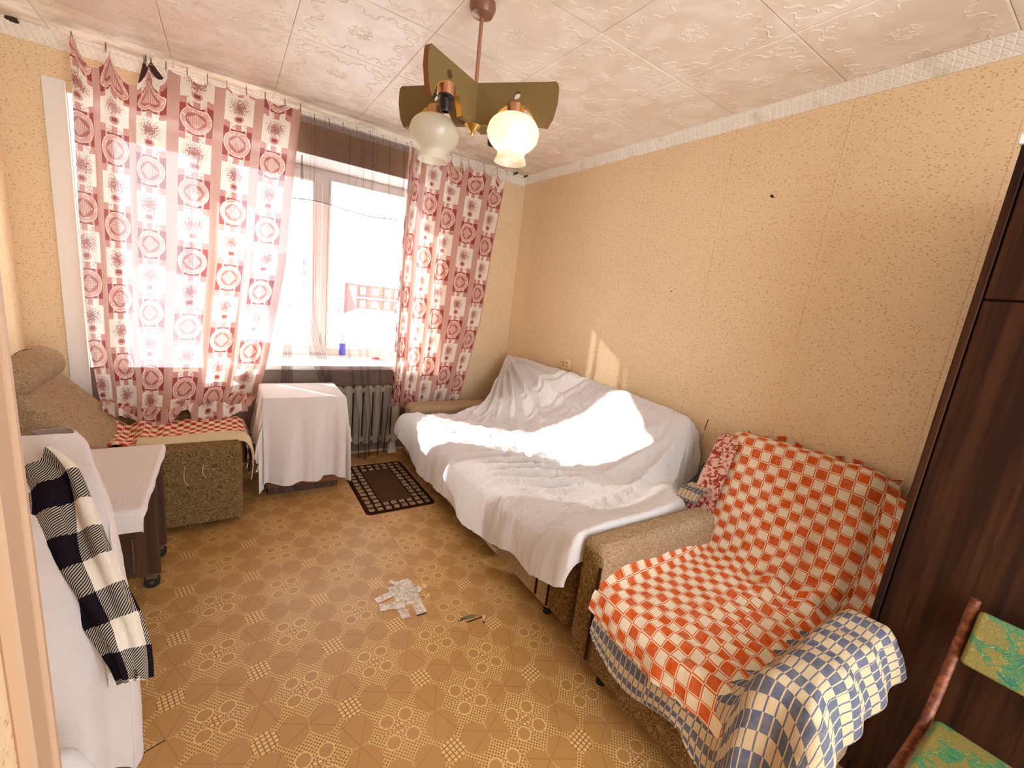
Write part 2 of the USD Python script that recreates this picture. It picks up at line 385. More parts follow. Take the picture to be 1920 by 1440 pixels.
STEEL = plain('dull_steel', srgb(150, 145, 138), 0.35, metallic=1.0)
COPPER = plain('copper_cap', srgb(206, 160, 122), 0.25, metallic=1.0)
BRASS = plain('brass_trim', srgb(226, 190, 110), 0.25, metallic=1.0)
BAKELITE = plain('black_bakelite', srgb(22, 22, 24), 0.3)
IVORY = plain('ivory_plastic', srgb(240, 214, 160), 0.35)
HOLE = plain('socket_hole', srgb(40, 22, 10), 0.8)
RADIATOR = plain('radiator_enamel', srgb(226, 216, 198), 0.4)
def mdf():
    g = Graph(); p = g.pos(); c = g.mix(g.noise(p, 300, 2), srgb(116, 94, 54), srgb(130, 106, 64)); return g.surf('lamp_board', c, 0.5, specular_ior_level=0.35)
MDF = mdf(); MDF_EDGE = plain('lamp_board_edge', srgb(128, 74, 40), 0.4)
def opal():
    g = Graph(); a = g.node('translucent_bsdf', 'BSDF', color=(0.96, 0.93, 0.82)); b = g.node('glossy_bsdf', 'BSDF', color=(0.9, 0.9, 0.9), roughness=0.35)
    d = g.node('diffuse_bsdf', 'BSDF', color=(0.9, 0.87, 0.80)); t = g.node('transparent_bsdf', 'BSDF', color=(0.97, 0.96, 0.92))
    k = g.node('mix_closure', 'closure', fac=0.35, closure1=a, closure2=d); k = g.node('mix_closure', 'closure', fac=0.30, closure1=k, closure2=t)
    return g.out('opal_glass', g.node('mix_closure', 'closure', fac=0.06, closure1=k, closure2=b))
OPAL = opal()
def glow(name, col, power):
    g = Graph(); return g.out(name, g.node('emission', 'emission', color=col, strength=power))
def pane():
    g = Graph(); bf = g.node('geometry', 'backfacing'); f = g.node('fresnel', 'fac', IOR=bf * (1 / 1.45 - 1.45) + 1.45); t = g.node('transparent_bsdf', 'BSDF', color=(0.97, 0.985, 0.98)); b = g.node('glossy_bsdf', 'BSDF', color=(1.0, 1.0, 1.0), roughness=0.0)
    return g.out('window_glass', g.node('mix_closure', 'closure', fac=f, closure1=t, closure2=b))
PANE = pane()
def rust():
    g = Graph(); p = g.pos(); c = g.mix(g.noise(p, 60, 4).step(0.4, 0.65), srgb(98, 42, 20), srgb(142, 80, 42)); return g.surf('rusty_tube', c, 0.5)
RUST = rust()
def green():
    g = Graph(); p = g.pos(); q = g.noise(p, 14, 3, 0.6, 1.5); l = ((g.noise(p, 20, 2, 0.5, 2.0) * 9.0).fract() - 0.5).abs() < 0.06
    c = g.mix(q.step(0.50, 0.58), srgb(122, 110, 52), srgb(52, 116, 74)); c = g.mix(q.step(0.62, 0.66), c, srgb(18, 100, 84)); c = g.mix(l, c, srgb(164, 138, 76))
    return g.surf('green_patterned_vinyl', c, 0.55)
GREEN = green()
def mat_pile(name, rgb, k=0.75):
    g = Graph(); p = g.pos(); c = g.mix(g.noise(p, 200, 3), rgb, tuple(k * q for q in rgb)); return g.fabric(name, c, normal=g.bump(g.noise(p, 500, 2), 0.003, 0.8))
MAT_BROWN = mat_pile('mat_brown', srgb(92, 66, 48)); MAT_RIM = mat_pile('mat_rim', srgb(66, 36, 26))
def stone_pile(i):
    g = Graph(); p = g.pos(); c = g.mix(g.noise(p, 60, 3, 0.6, 1.5).step(0.4, 0.6), srgb(168 + 8 * i, 146 + 6 * i, 116 + 4 * i), srgb(128, 104, 78)); return g.fabric(f'mat_stone_{i}', c)
STONES = [stone_pile(i) for i in range(3)]
def floral():
    g = Graph(); p = g.pos(); n = g.noise(p, 38, 3, 0.6, 1.0); c = g.mix(n.step(0.5, 0.56), srgb(232, 186, 170), srgb(168, 70, 60)); return g.fabric('pink_floral', c, 0.05)
FLORAL = floral()
GAP_GREY = mat_pile('gap_grey', srgb(92, 88, 86)); FLEECE = mat_pile('cream_fleece', srgb(226, 202, 164), 0.85); PALE_BLUE = mat_pile('pale_blue_cloth', srgb(206, 214, 226), 0.9)
def tape():
    g = Graph(); p = g.pos(); n = g.noise(g.scaled(p, (1, 1, 1)), 55, 3, 0.6, 1.0).step(0.38, 0.62)
    d = g.node('principled_bsdf', 'BSDF', base_color=srgb(250, 243, 232), roughness=0.25, specular_ior_level=0.7); t = g.node('transparent_bsdf', 'BSDF', color=(1.0, 0.98, 0.95))
    f = n * 0.62 + 0.16
    return g.out('clear_tape', g.node('mix_closure', 'closure', fac=f, closure1=t, closure2=d))
TAPE = tape(); DIRT = plain('dark_subfloor', srgb(62, 48, 34), 0.9); TORN = plain('torn_lino_edge', srgb(226, 190, 140), 0.7)

# ------------------------------------------------------------------ the room
def prism(pts_xz, y0, y1):                       # polygon in x,z pulled along y
    v, f = sweep_poly(pts_xz, y1 - y0); return place((v, f), frame((0, y1, 0), (1, 0, 0), (0, 0, 1), (0, -1, 0)))
setting('floor', box(XL - .3, XR + .3, YF - .3, YB + .02, -0.12, 0.0), LINO, False)
# a slightly raised joint between the two widths of linoleum
seam = [(0.776, 3.0), (0.777, 2.37), (0.774, 1.75), (0.776, 1.42), (0.780, 1.36), (0.772, 0.93), (0.770, 0.3)]
part('/World/floor', 'linoleum_joint', tube([(x, y, 0.0006) for x, y in seam], 0.0022, 6), plain('joint_edge', srgb(206, 160, 104), 0.6), label='pale raised edge where the two widths of linoleum meet')

ceil = setting('ceiling', box(XL - .3, XR + .3, YF - .3, YB + .3, ZC + 0.008, ZC + 0.2), PLASTER, False)
def scroll(cx, cy, s, ang, flip):                # one S-shaped scroll of the tile's relief, as a flat bead
    t = np.linspace(0, 1, 15); th = t * 4.6; r = 1.0 - 0.78 * t
    a = np.stack([1.0 - r * np.cos(th), r * np.sin(th)], 1) * 0.5
    pts = np.vstack([a[::-1], -a[1:]]) if True else a
    pts[:, 1] *= flip; c, q = math.cos(ang), math.sin(ang); pts = pts @ np.array([[c, q], [-q, c]]) * s + (cx, cy)
    w = 0.0042 * np.sin(np.linspace(0.25, math.pi - 0.25, len(pts)))
    v, f = tube(np.c_[pts, np.zeros(len(pts))], w, 4, caps=False); v[:, 2] *= 0.62; return v, f
rel = []
for a in range(4):
    c, s = math.cos(a * math.pi / 2), math.sin(a * math.pi / 2)
    for (x, y, z, an, fl) in ((.185, .185, .062, .8, 1), (.19, .10, .050, 1.7, 1), (.10, .19, .050, -.1, -1), (.175, .03, .040, 1.2, -1), (.03, .175, .040, .35, 1), (.205, .15, .030, 2.2, -1), (.15, .205, .030, -.6, 1)):
        rel.append(scroll(c * x - s * y, s * x + c * y, z, an + a * math.pi / 2, fl))
    for k in range(3):
        an = a * math.pi / 2 + k * math.pi / 6; rel.append(scroll(.034 * math.cos(an), .034 * math.sin(an), .024, an, 1 if k % 2 else -1))
RELIEF = join(*rel)
rng = random.Random(7)
for i in range(-3, 5):
    for j in range(-4, 5):
        x0, y0 = .2655 + .5 * i, 1.0027 + .5 * j; x1, y1 = min(x0 + .5, XR), min(y0 + .5, YB); x0, y0 = max(x0, XL), max(y0, YF)
        if x1 - x0 < 0.005 or y1 - y0 < 0.005: continue
        dz = rng.uniform(0, .0012); b = .0042
        P = [(x, y, ZC + .009) for x in (x0 + .001, x1 - .001) for y in (y0 + .001, y1 - .001)] + [(x, y, ZC + .002) for x in (x0 + .001, x1 - .001) for y in (y0 + .001, y1 - .001)] + [(x, y, ZC - dz) for x in (x0 + b + .002, x1 - b - .002) for y in (y0 + b + .002, y1 - b - .002)] if x1 - x0 > .05 and y1 - y0 > .05 else [(x, y, z) for x in (x0, x1) for y in (y0, y1) for z in (ZC, ZC + .008)]
        t = hull(P)
        if x1 - x0 > .49 and y1 - y0 > .49 and y0 > 0.2:
            v, f = RELIEF; v = v.copy(); v[:, 2] += ZC - dz; t = join(t, (v + (x0 + .25, y0 + .25, 0), f))
        part(ceil, 'ceiling_tile', t, TILE, 25)

wr = setting('wall_right', box(XR + .001, XR + .2, YF - .2, YB + .2, -.1, ZC + .1), WALLPAPER, False)
for k in range(8):                               # lengths of wallpaper, each edge a hair proud
    y0 = -.62 + .53 * k; part(wr, 'wallpaper_strip', box(XR - .0012 + .0004 * (k % 2), XR + .001, max(y0, YF) + .0006, min(y0 + .53, YB) - .0006, 0.0, ZC), WALLPAPER, False)
setting('wall_left', box(XL - .2, XL, YF - .2, YB + .2, -.1, ZC + .1), WALLPAPER, False)
# the wall behind the photographer, with an added wide opening that lets sky light in as front fill
setting('wall_front', join(box(XL - .2, .45, YF - .2, YF, -.1, ZC + .1), box(1.75, XR + .2, YF - .2, YF, -.1, ZC + .1), box(.45, 1.75, YF - .2, YF, 2.25, ZC + .1)), WALLPAPER, False)
setting('wall_entry', join(box(XL, -.215, YF, .695, 0, ZC)), WALLPAPER, False)
OX0, OX1, OZ = -.70, 1.385, 2.243                # the opening of window and balcony door
WX = -.045; SZ = .765                            # where the door meets the window; the sill's top
ow = Polygon([(XL - .2, -.1), (XL - .2, ZC + .1), (XR + .2, ZC + .1), (XR + .2, -.1)]).difference(Polygon([(OX0, 0.02), (OX0, OZ), (OX1, OZ), (OX1, SZ - .03), (WX, SZ - .03), (WX, 0.02)]))
setting('wall_back', prism(ow, YB, YB + .45), WALLPAPER, False)
# plastered reveal round the opening and plain wall under the sill
rv = 0.004
setting('trim_1', join(box(OX0, OX0 + rv, YB, 3.93, .02, OZ), box(OX0, OX1, YB, 3.93, OZ - rv, OZ), box(OX1 - rv, OX1, YB, 3.93, SZ, OZ), box(WX - rv, WX, YB, 3.93, .02, SZ - .03)), PLASTER, False, 'white plastered reveal around window and balcony door')
setting('trim_2', join(box(-.790, OX0 - .0, YB - .012, YB, .03, 2.292, .003)), PVC, False, 'flat white casing strip left of the balcony door')
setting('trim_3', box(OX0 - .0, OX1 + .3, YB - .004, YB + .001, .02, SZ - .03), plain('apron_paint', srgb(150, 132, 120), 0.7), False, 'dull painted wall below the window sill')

def cornice(x0, y0, x1, y1, inward, d=.052, h=.062):
    q = Polygon([(0, 0), (d, 0), (d, -.006), (d * .86, -.010), (.010, -h * .84), (.006, -h), (0, -h)])
    L = math.hypot(x1 - x0, y1 - y0); X = np.array([inward[0], inward[1], 0.0]); Z = np.array([x1 - x0, y1 - y0, 0]) / L
    return place(sweep_poly(q, L), frame((x0, y0, ZC), X, (0, 0, 1), Z))
for n, (name, ends, inw, d, h, lab) in enumerate((('trim_4', [(XR, YB, XR, 2.02), (XR, 2.017, XR, .27), (XR, .267, XR, YF)], (-1, 0), .050, .060, 'white foam cornice above the long right wall'), ('trim_5', [(XR, YB, .9, YB), (.897, YB, XL, YB)], (0, -1), .050, .072, 'grubby foam cornice above the window wall'), ('trim_6', [(XL, YB, XL, .74)], (1, 0), .05, .06, 'foam cornice above the left wall'))):
    x = thing(name, lab, None, kind='structure')
    for e in ends: part(x, 'cornice_length', cornice(*e, inw, d, h), MOULD, 30)
# casing at the corner the photographer stands beside
t7 = thing('trim_7', 'cream painted door casing at the left edge, grooved', None, (-.2, .70, 0), kind='structure')
def casing(dy0, dy1, th): return box(-.215, -.215 + th, dy0, dy1, 0, 2.3, .003)
part(t7, 'casing_board', casing(.618, .692, .012), DOOR_PAINT, 20)
part(t7, 'casing_bead', casing(.670, .683, .017), DOOR_PAINT, 20); part(t7, 'casing_bead', casing(.614, .622, .016), DOOR_PAINT, 20)
part(t7, 'jamb_edge', box(-.24, -.2125, .692, .700, 0, 2.3, .003), DOOR_PAINT, 20)
setting('baseboard_right', box(XR - .014, XR, .35, YB, 0, .06, .004), RED_WOOD, 20)

# ------------------------------------------------------------------ window and balcony door
YW = 3.86                                        # room side of the frames
def rect_frame(x0, x1, z0, z1, w, y0, y1, b=.006):
    return join(box(x0, x0 + w, y0, y1, z0, z1, b), box(x1 - w, x1, y0, y1, z0, z1, b), box(x0 + w * .96, x1 - w * .96, y0, y1, z0, z0 + w, b), box(x0 + w * .96, x1 - w * .96, y0, y1, z1 - w, z1, b))
w1 = thing('window_1', 'white plastic two-sash window above the sill', None, (.67, YW, SZ), kind='structure')
part(w1, 'window_frame', join(rect_frame(WX, OX1 - .004, SZ, OZ - .004, .060, YW, YW + .07), box(.615, .69, YW, YW + .07, SZ + .05, OZ - .05, .006)), PVC, 20)
ls = part(w1, 'window_sash', rect_frame(WX + .035, .642, SZ + .025, OZ - .035, .075, YW - .018, YW + .04, .01), PVC, 20)
part(ls, 'pane', box(WX + .10, .575, YW + .012, YW + .018, SZ + .09, OZ - .10), PANE, False)
part(w1, 'pane', box(.688, OX1 - .06, YW + .022, YW + .028, SZ + .055, OZ - .055), PANE, False)
part(w1, 'glazing_bead', rect_frame(.688, OX1 - .062, SZ + .058, OZ - .060, .016, YW - .006, YW + .02, .004), PVC, 20)
hz = 1.35
part(ls, 'window_handle', join(box(.598, .622, YW - .028, YW - .014, hz, hz + .065, .004), box(.603, .617, YW - .05, YW - .034, hz - .09, hz + .045, .004), rod((.61, YW - .04, hz + .035), (.61, YW - .02, hz + .035), .008)), PVC, 20)
part(ls, 'hinge', join(rod((.655, YW - .016, .87), (.655, YW - .016, .955), .008)), PVC, 20)
part(w1, 'window_sill', soft(WX - .01, OX1 + .13, 3.432, YW + .01, SZ - .036, SZ, .012, 8), SILL, 40)
d1 = thing('door_1', 'white plastic balcony door glazed to the bottom, behind the left curtain', None, (-.37, YW, 0), kind='structure')
part(d1, 'door_frame', rect_frame(OX0 + .004, WX, .02, OZ - .004, .055, YW, YW + .07), PVC, 20)
ds = part(d1, 'door_leaf', rect_frame(OX0 + .035, WX - .028, .05, OZ - .035, .085, YW - .018, YW + .04, .01), PVC, 20)
part(ds, 'pane', box(OX0 + .115, WX - .11, YW + .012, YW + .018, .13, OZ - .115), PANE, False)
part(ds, 'handle', join(box(-.105, -.083, YW - .03, YW - .016, 1.02, 1.12, .004), box(-.102, -.086, YW - .055, YW - .04, .96, 1.09, .004), rod((-.094, YW - .048, 1.08), (-.094, YW - .02, 1.08), .008)), PVC, 20)

# ------------------------------------------------------------------ outside, seen through the glass
GZ = -9.0
SNOW = plain('snow', srgb(236, 240, 246), 0.8)
def brick_wall(name, a, b):
    g = Graph(); p = g.pos(); c = g.mix(g.noise(p, 0.5, 3), a, b); return g.surf(name, c, 0.8)
PALE = brick_wall('pale_render', srgb(206, 210, 222), srgb(190, 196, 210)); BRICK = brick_wall('red_brick_far', srgb(186, 110, 96), srgb(170, 92, 80)); CREAM = brick_wall('cream_render', srgb(232, 230, 228), srgb(222, 220, 220)); DGLASS = plain('far_window', srgb(150, 152, 164), 0.3)
setting('ground', box(-150, 260, 12, 420, GZ - .5, GZ), SNOW, False, 'snowy yard outside the window')
def block(name, label, x0, x1, y0, dep, h, mat, rows, cols, roofmat, roofh=1.4, band=None):
    t = thing(name, label, 'building', ((x0 + x1) / 2, y0, GZ)); part(t, 'wall', box(x0, x1, y0, y0 + dep, GZ, GZ + h), mat, False)
    o = .5; part(t, 'roof', hull([(x, y, GZ + h) for x in (x0 - o, x1 + o) for y in (y0 - o, y0 + dep + o)] + [(x, y0 + dep / 2, GZ + h + roofh) for x in (x0 + 2, x1 - 2)]), roofmat, False)
    if band: part(t, 'ledge', box(x0 - .2, x1 + .2, y0 - .3, y0, GZ + band, GZ + band + .35), SNOW, False)
    cw, rh = (x1 - x0) / cols, (h - .6) / rows
    for c in range(cols):
        for r_ in range(rows):
            a = x0 + cw * (c + .5); z = GZ + .6 + rh * (r_ + .3)
            f = part(t, 'window_frame', box(a - cw * .24, a + cw * .24, y0 - .10, y0, z, z + rh * .52), CREAM, False)
            part(f, 'pane', box(a - cw * .19, a + cw * .19, y0 - .14, y0 - .09, z + rh * .05, z + rh * .47), DGLASS, False)
block('apartment_building', 'tall pale five-storey block with grey roof behind the left sash', -8, 25.4, 118, 14, 14.2, PALE, 5, 9, SNOW, 2.0, 11.2)
block('brick_building', 'red brick building with snowy roof beyond the right pane', 24, 46, 100, 12, 9.2, BRICK, 3, 8, SNOW, 1.2, 6.2)
block('cottage', 'low white house with snow roof in front of the brick building', 13.6, 22.5, 60, 8, 4.4, CREAM, 1, 4, SNOW, 1.9)
TWIG = plain('bare_twig', srgb(150, 128, 116), 0.8)
def tree(seed, h):
    q = random.Random(seed); br = []
    def grow(p, d, L, r, n):
        e = p + d * L; br.append(tube([p, (p + e) / 2 + np.array([q.uniform(-.05, .05) * L, 0, 0]), e], [r, r * .8, r * .6], 4, caps=False))
        if n:
            for _ in range(3):
                dd = d + np.array([q.uniform(-.7, .7), q.uniform(-.7, .7), q.uniform(-.1, .5)]); grow(e, dd / np.linalg.norm(dd), L * .68, r * .55, n - 1)
    grow(np.zeros(3), np.array([0, 0, 1.0]), h * .30, .10, 4); return join(*br)
tp = thing('bare_tree', 'bare winter tree in the snowy yard', 'tree', (9, 46, GZ), group='bare trees in the yard')
usdkit.mesh(stage, tp + '/branches', tree(3, 6.5), TWIG, False)
for k, (x, y) in enumerate(((6.4, 44), (11.6, 48), (13.5, 44), (15.2, 52), (7.8, 52), (4.2, 50), (10.4, 40))):
    p = numbered('/World/bare_tree'); z = UsdGeom.Xform.Define(stage, p); z.GetPrim().GetReferences().AddInternalReference(tp); z.GetPrim().SetInstanceable(True)
    z.ClearXformOpOrder(); z.AddTransformOp().Set(Gf.Matrix4d(1).SetRotate(Gf.Rotation(Gf.Vec3d(0, 0, 1), 47 * k)) * Gf.Matrix4d(1).SetTranslate(Gf.Vec3d(x, y, GZ)))
    tag(z, 'bare winter tree in the snowy yard', 'tree', 'bare trees in the yard')

# ------------------------------------------------------------------ curtains
YC = 3.36; KC = YC / 3.4
def cx_(x): return x * KC
def cz_(z): return EYE[2] + (z - EYE[2]) * KC
HOOK = plain('curtain_hook', srgb(120, 104, 84), 0.4, metallic=0.8)
def hooks(parent, pts):
    for x, y, z in pts:
        part(parent, 'curtain_hook', tube(bent([(x, y, z - .012), (x, y - .006, z), (x, y, z + .022), (x, y + .012, z + .04), (x, y + .03, ZC - .035)], 4), .0017, 6), HOOK)
# left printed curtain: fabric position s (m) -> x at the top; the sides draw in lower down
S = np.array([-.035, .0, .06, .12, .215, .30, .43, .55, .645, .75, .86, .97, 1.075, 1.14, 1.20]); X0 = np.array([-.665, -.650, -.60, -.565, -.505, -.435, -.352, -.225, -.130, -.02, .086, .19, .288, .355, .424])
n, mm = 220, 200
s = np.linspace(S[0], S[-1], n); x0 = PchipInterpolator(S, X0)(s); t = (x0 - X0[0]) / (X0[-1] - X0[0])
zt, zb = 2.475, .16; zz = np.linspace(0, 1, mm)
peaks = np.array([-.645, -.515, -.352, -.265, -.17, -.075, .02, .12, .22, .33, .42]); sagd = [.115, .15, .075, .02, .035, .02, .028, .02, .018, .012]
sag = np.zeros(n)
for a, b, dpt in zip(peaks[:-1], peaks[1:], sagd):
    w = (x0 - a) / (b - a); k = (w > 0) & (w < 1); sag[k] = dpt * (1 - (2 * w[k] - 1) ** 2) ** .7
P = np.zeros((n, mm, 3)); fz = zt - zz * (zt - zb)
for j, z in enumerate(fz):
    right = np.interp(z, [.30, .79, 1.465, 1.99, 2.475], [.10, .223, .336, .375, .424]); left = np.interp(z, [.30, .49, .88, 1.62, 2.475], [-.60, -.640, -.672, -.668, -.648])
    x = left + t * (right - left); top = sag * sstep(z, zt - .34, zt); d = zt - z
    amp = .006 + .016 * sstep(d, 0, .4)
    y = YC + amp * np.sin(2 * np.pi * s / .215 + .9 + .25 * np.sin(3 * z)) + .007 * np.sin(2 * np.pi * s / .083 + 1.7 * z) * sstep(d, .1, .6) + .012 * fb(s, np.full(n, z), 5, 3)
    y += .012 * sstep(t, .85, 1) * np.sin(60 * s) - .018 * sstep(s, .05, -.03)
    y -= sag * .18 * sstep(z, zt - .2, zt)
    zz_ = cz_(z - top)
    if z < .66:                                  # the hem lies bunched over the far arm of the armchair
        q = (.66 - z) / .50; nz = fb(s, np.full(n, z), 6, 5); n2 = fb(s * 2.2, np.full(n, z * 2.2), 6, 8)
        fwd = np.interp(q, [0, .18, .36, .5, .62, .76, .88, 1.0], [0, .015, .06, .125, .185, .190, .215, .225]); hgt = np.interp(q, [0, .18, .36, .5, .62, .76, .88, 1.0], [.66, .585, .535, .53, .545, .515, .505, .465])
        hem = np.interp(s, [0, .12, .25, .45, .62, .70, .74, .86, 1.0, 1.2], [.09, .05, .0, -.005, .03, .075, -.03, -.015, .02, .05])
        kq = sstep(q, 0, .3); k2 = sstep(q, .45, 1.0)
        y = YC + (y - YC) * (1 - .55 * kq) - fwd - kq * .05 * nz + .018 * kq * np.sin(16 * s + 9 * q); zz_ = cz_(hgt) + hem * k2 + kq * (.06 * n2 * (1 - .4 * k2) + .016 * np.sin(12 * s - 14 * q))
    P[:, j] = np.stack([cx_(x), y, zz_], 1)
vv = np.broadcast_to(fz[None, :], (n, mm)) - 0 * sag[:, None]
uv = np.stack([np.broadcast_to(s[:, None], (n, mm)), vv], -1)
ct = thing('printed_curtain', 'long left curtain printed with red plates and flower vases, bunched on the armchair', 'curtain', (-.12, YC, 2.45), group=None)
m_, u_ = cloth(P, uv); part(ct, 'curtain_panel', m_, CURTAIN_A, True, u_)
hooks(ct, [(cx_(x), YC, cz_(zt) - .004) for x in peaks])
# right printed curtain
S = np.array([.0, .10, .20, .30, .36, .45, .60, .70, .815, .92, 1.03, 1.12]); X0 = np.array([1.168, 1.20, 1.235, 1.30, 1.345, 1.42, 1.530, 1.63, 1.745, 1.85, 1.945, 2.02])
n = 200; s = np.linspace(0, S[-1], n); x0 = PchipInterpolator(S, X0)(s); t = (x0 - X0[0]) / (X0[-1] - X0[0]); zt, zb = 2.455, .40
peaks = np.array([1.17, 1.30, 1.40, 1.50, 1.655, 1.80, 1.925, 2.02]); sagd = [.015, .02, .05, .085, .045, .055, .06]
sag = np.zeros(n)
for a, b, dpt in zip(peaks[:-1], peaks[1:], sagd):
    w = (x0 - a) / (b - a); k = (w > 0) & (w < 1); sag[k] = dpt * (1 - (2 * w[k] - 1) ** 2) ** .7
P = np.zeros((n, mm, 3)); fz = zt - zz * (zt - zb)
for j, z in enumerate(fz):
    right = np.interp(z, [.36, .48, 1.2, 1.9, 2.455], [1.73, 1.757, 1.898, 1.954, 2.02]); left = np.interp(z, [.36, .48, 1.15, 1.77, 2.455], [1.13, 1.134, 1.14, 1.145, 1.168])
    x = left + t * (right - left); top = sag * sstep(z, zt - .3, zt); d = zt - z
    y = YC + (.005 + .014 * sstep(d, 0, .4)) * np.sin(2 * np.pi * (s - .17) / .215 + 1.2) + .020 * (1 - sstep(s, .30, .45)) * np.sin(2 * np.pi * s / .075 + .6 * np.sin(2 * z)) + .010 * fb(s, np.full(n, z), 5, 13)
    hem = .03 * np.sin(7 * s + .5) * sstep(z, .7, .40)
    P[:, j] = np.stack([cx_(x), y - sag * .15 * sstep(z, zt - .2, zt), cz_(z - top) + hem], 1)
uv = np.stack([np.broadcast_to(s[:, None], (n, mm)), np.broadcast_to(fz[None, :], (n, mm))], -1)
ct = thing('printed_curtain', 'shorter right curtain printed with red plates and vases, hanging beside the sofa corner', 'curtain', (1.58, YC, 2.44))
m_, u_ = cloth(P, uv); part(ct, 'curtain_panel', m_, CURTAIN_B, True, u_); hooks(ct, [(cx_(x), YC, cz_(zt) - .004) for x in peaks])
# brown organza sheer between the two, with a short valance in front of its top
YT = 3.392
def sheer(xl, xr, zt_, zb_, n, mm, yb, ampl, freq, ph, folds=()):
    P = np.zeros((n, mm, 3)); t = np.linspace(0, 1, n)
    for j in range(mm):
        q = j / (mm - 1); z = zt_ + (zb_(t) - zt_) * q
        x = xl(z) + t * (xr(z) - xl(z)); y = yb(z) + ampl * (.25 + .75 * q) * np.sin(freq * t + ph + .5 * np.sin(4 * q)) + .010 * fb(t * 3, np.full(n, q * 3), 2, 21)
        for (c, w, dep) in folds: y = y + dep * np.exp(-((t - c - .02 * np.sin(5 * q)) / w) ** 2) * (.2 + .8 * q)
        P[:, j] = np.stack([x, y, z], 1)
    return P
st = thing('sheer_curtain', 'sheer brown organza curtain across the right pane, reaching down over the radiator', 'curtain', (.77, YT, 2.44))
zi = [.05, .35, .79, 1.15, 1.47, 1.9, 2.45]
P = sheer(lambda z: np.interp(z, zi, [.69, .675, .52, .40, .385, .375, .395]), lambda z: np.interp(z, zi, [1.07, 1.11, 1.135, 1.14, 1.15, 1.155, 1.15]), 2.44 + 0 * 0, lambda t: .06 + .02 * np.sin(9 * t), 260, 130, lambda z: np.interp(z, [.05, .2, .7, .9, 2.45], [3.27, 3.32, 3.375, YT, YT]), .010, 30, 0.3, ((.10, .018, -.045), (.16, .012, .04), (.45, .008, .035), (.56, .008, -.035), (.66, .010, .045), (.80, .010, -.04), (.93, .03, -.05), (.97, .02, .04)))
part(st, 'sheer_panel', (P.reshape(-1, 3), grid_faces(260, 130)), VEIL, True)
# the sheer's left edge, pulled and twisted into a rope of cloth
tw = []
for a, b, w in (((.40, YT - .02, 2.2), (.44, YT - .03, 1.55), .030),):
    pass
def ribbon(pts, widths, yamp=.012):
    p = bent(pts, 12); k = len(p); w = np.interp(np.linspace(0, 1, k), np.linspace(0, 1, len(widths)), widths); t = np.linspace(-1, 1, 13)
    return np.stack([np.stack([p[:, 0] + q * w / 2, p[:, 1] + yamp * np.cos(5 * q + 3), p[:, 2]], 1) for q in t])
for pts, wd in (([on_y(566, 290, 3.36), on_y(566, 420, 3.36), on_y(565, 500, 3.36), on_y(560, 560, 3.36), on_y(545, 605, 3.36)], [.012, .02, .055, .055, .012]), ([on_y(541, 570, 3.36), on_y(543, 605, 3.36), on_y(540, 640, 3.36), on_y(538, 700, 3.36), on_y(538, 735, 3.36)], [.008, .02, .05, .07, .085])):
    Q = ribbon(pts, wd); part(st, 'twisted_fold', (Q.reshape(-1, 3), grid_faces(*Q.shape[:2])), VEIL, True)
hooks(st, [(x, YT, 2.432) for x in np.linspace(.41, 1.14, 9)])
sv = thing('sheer_valance', 'short brown organza valance hanging before the top of the sheer', 'curtain', (.76, YT - .02, 2.44))
P = sheer(lambda z: np.interp(z, [1.9, 2.45], [.362, .40]), lambda z: np.interp(z, [1.9, 2.45], [1.10, 1.152]), 2.442, lambda t: 1.915 + .012 * np.sin(7 * t) - .012 * t, 120, 50, lambda z: YT - .022 + 0 * z, .004, 18, 1.0, ((.52, .012, -.02), (.70, .012, .02)))
part(sv, 'valance_panel', (P.reshape(-1, 3), grid_faces(120, 50)), VEIL, True)
hemc = P[:, -1]; part(sv, 'valance_hem', tube(hemc[::4], .0022, 5), plain('organza_hem', srgb(120, 92, 92), 0.8))
# dark scrap of the same organza that shows above the left curtain's sag
sc = thing('organza_scrap', 'dark gathered peak of organza showing above the sagging left curtain', 'curtain', (-.36, 3.40, 2.42))
for px, w in ((270, .05), (283, .09)):
    a = on_y(px, 117, 3.40); part(sc, 'gathered_peak', (np.array([[a[0] - .004, 3.40, a[2]], [a[0] + .004, 3.40, a[2]], [a[0] - w * .6, 3.402, a[2] - .11], [a[0] + w, 3.402, a[2] - .11], [a[0], 3.385, a[2] - .06]]), np.array([[0, 2, 4], [1, 4, 3], [0, 4, 1], [4, 2, 3]])), plain('dark_organza', srgb(70, 40, 36), 0.9), True)
hooks(sc, [(on_y(px, 117, 3.40)[0], 3.40, on_y(px, 117, 3.40)[2]) for px in (270, 283)])
wire = thing('curtain_rail', 'thin cord and brackets under the cornice carrying the curtains', 'curtain rail', (.7, 3.40, 2.46))
part(wire, 'cord', tube([(x, 3.395, 2.468 - .006 * math.sin(i)) for i, x in enumerate(np.linspace(-.66, 2.26, 24))], .0012, 5), plain('pale_cord', srgb(206, 192, 168), 0.7))
a, b = on_y(869, 297, 3.43), on_y(869, 324, 3.41); part(wire, 'bracket', rod((a[0], 3.43, 2.47), (a[0] + .01, 3.40, 2.39), .010), PVC); part(wire, 'bracket', box(b[0] + .045, b[0] + .085, 3.42, 3.432, 2.38, 2.43, .002), PVC)
for px, py in ((966, 322), (985, 327)):
    a = on_y(px, py, 3.44); part(wire, 'bracket', join(box(a[0] - .006, a[0] + .006, 3.40, 3.46, a[2] - .025, a[2] + .01, .002), rod((a[0] - .004, 3.41, a[2] - .02), (a[0] + .02, 3.41, a[2] + .012), .004)), plain('old_metal', srgb(96, 90, 80), 0.5, metallic=0.6))
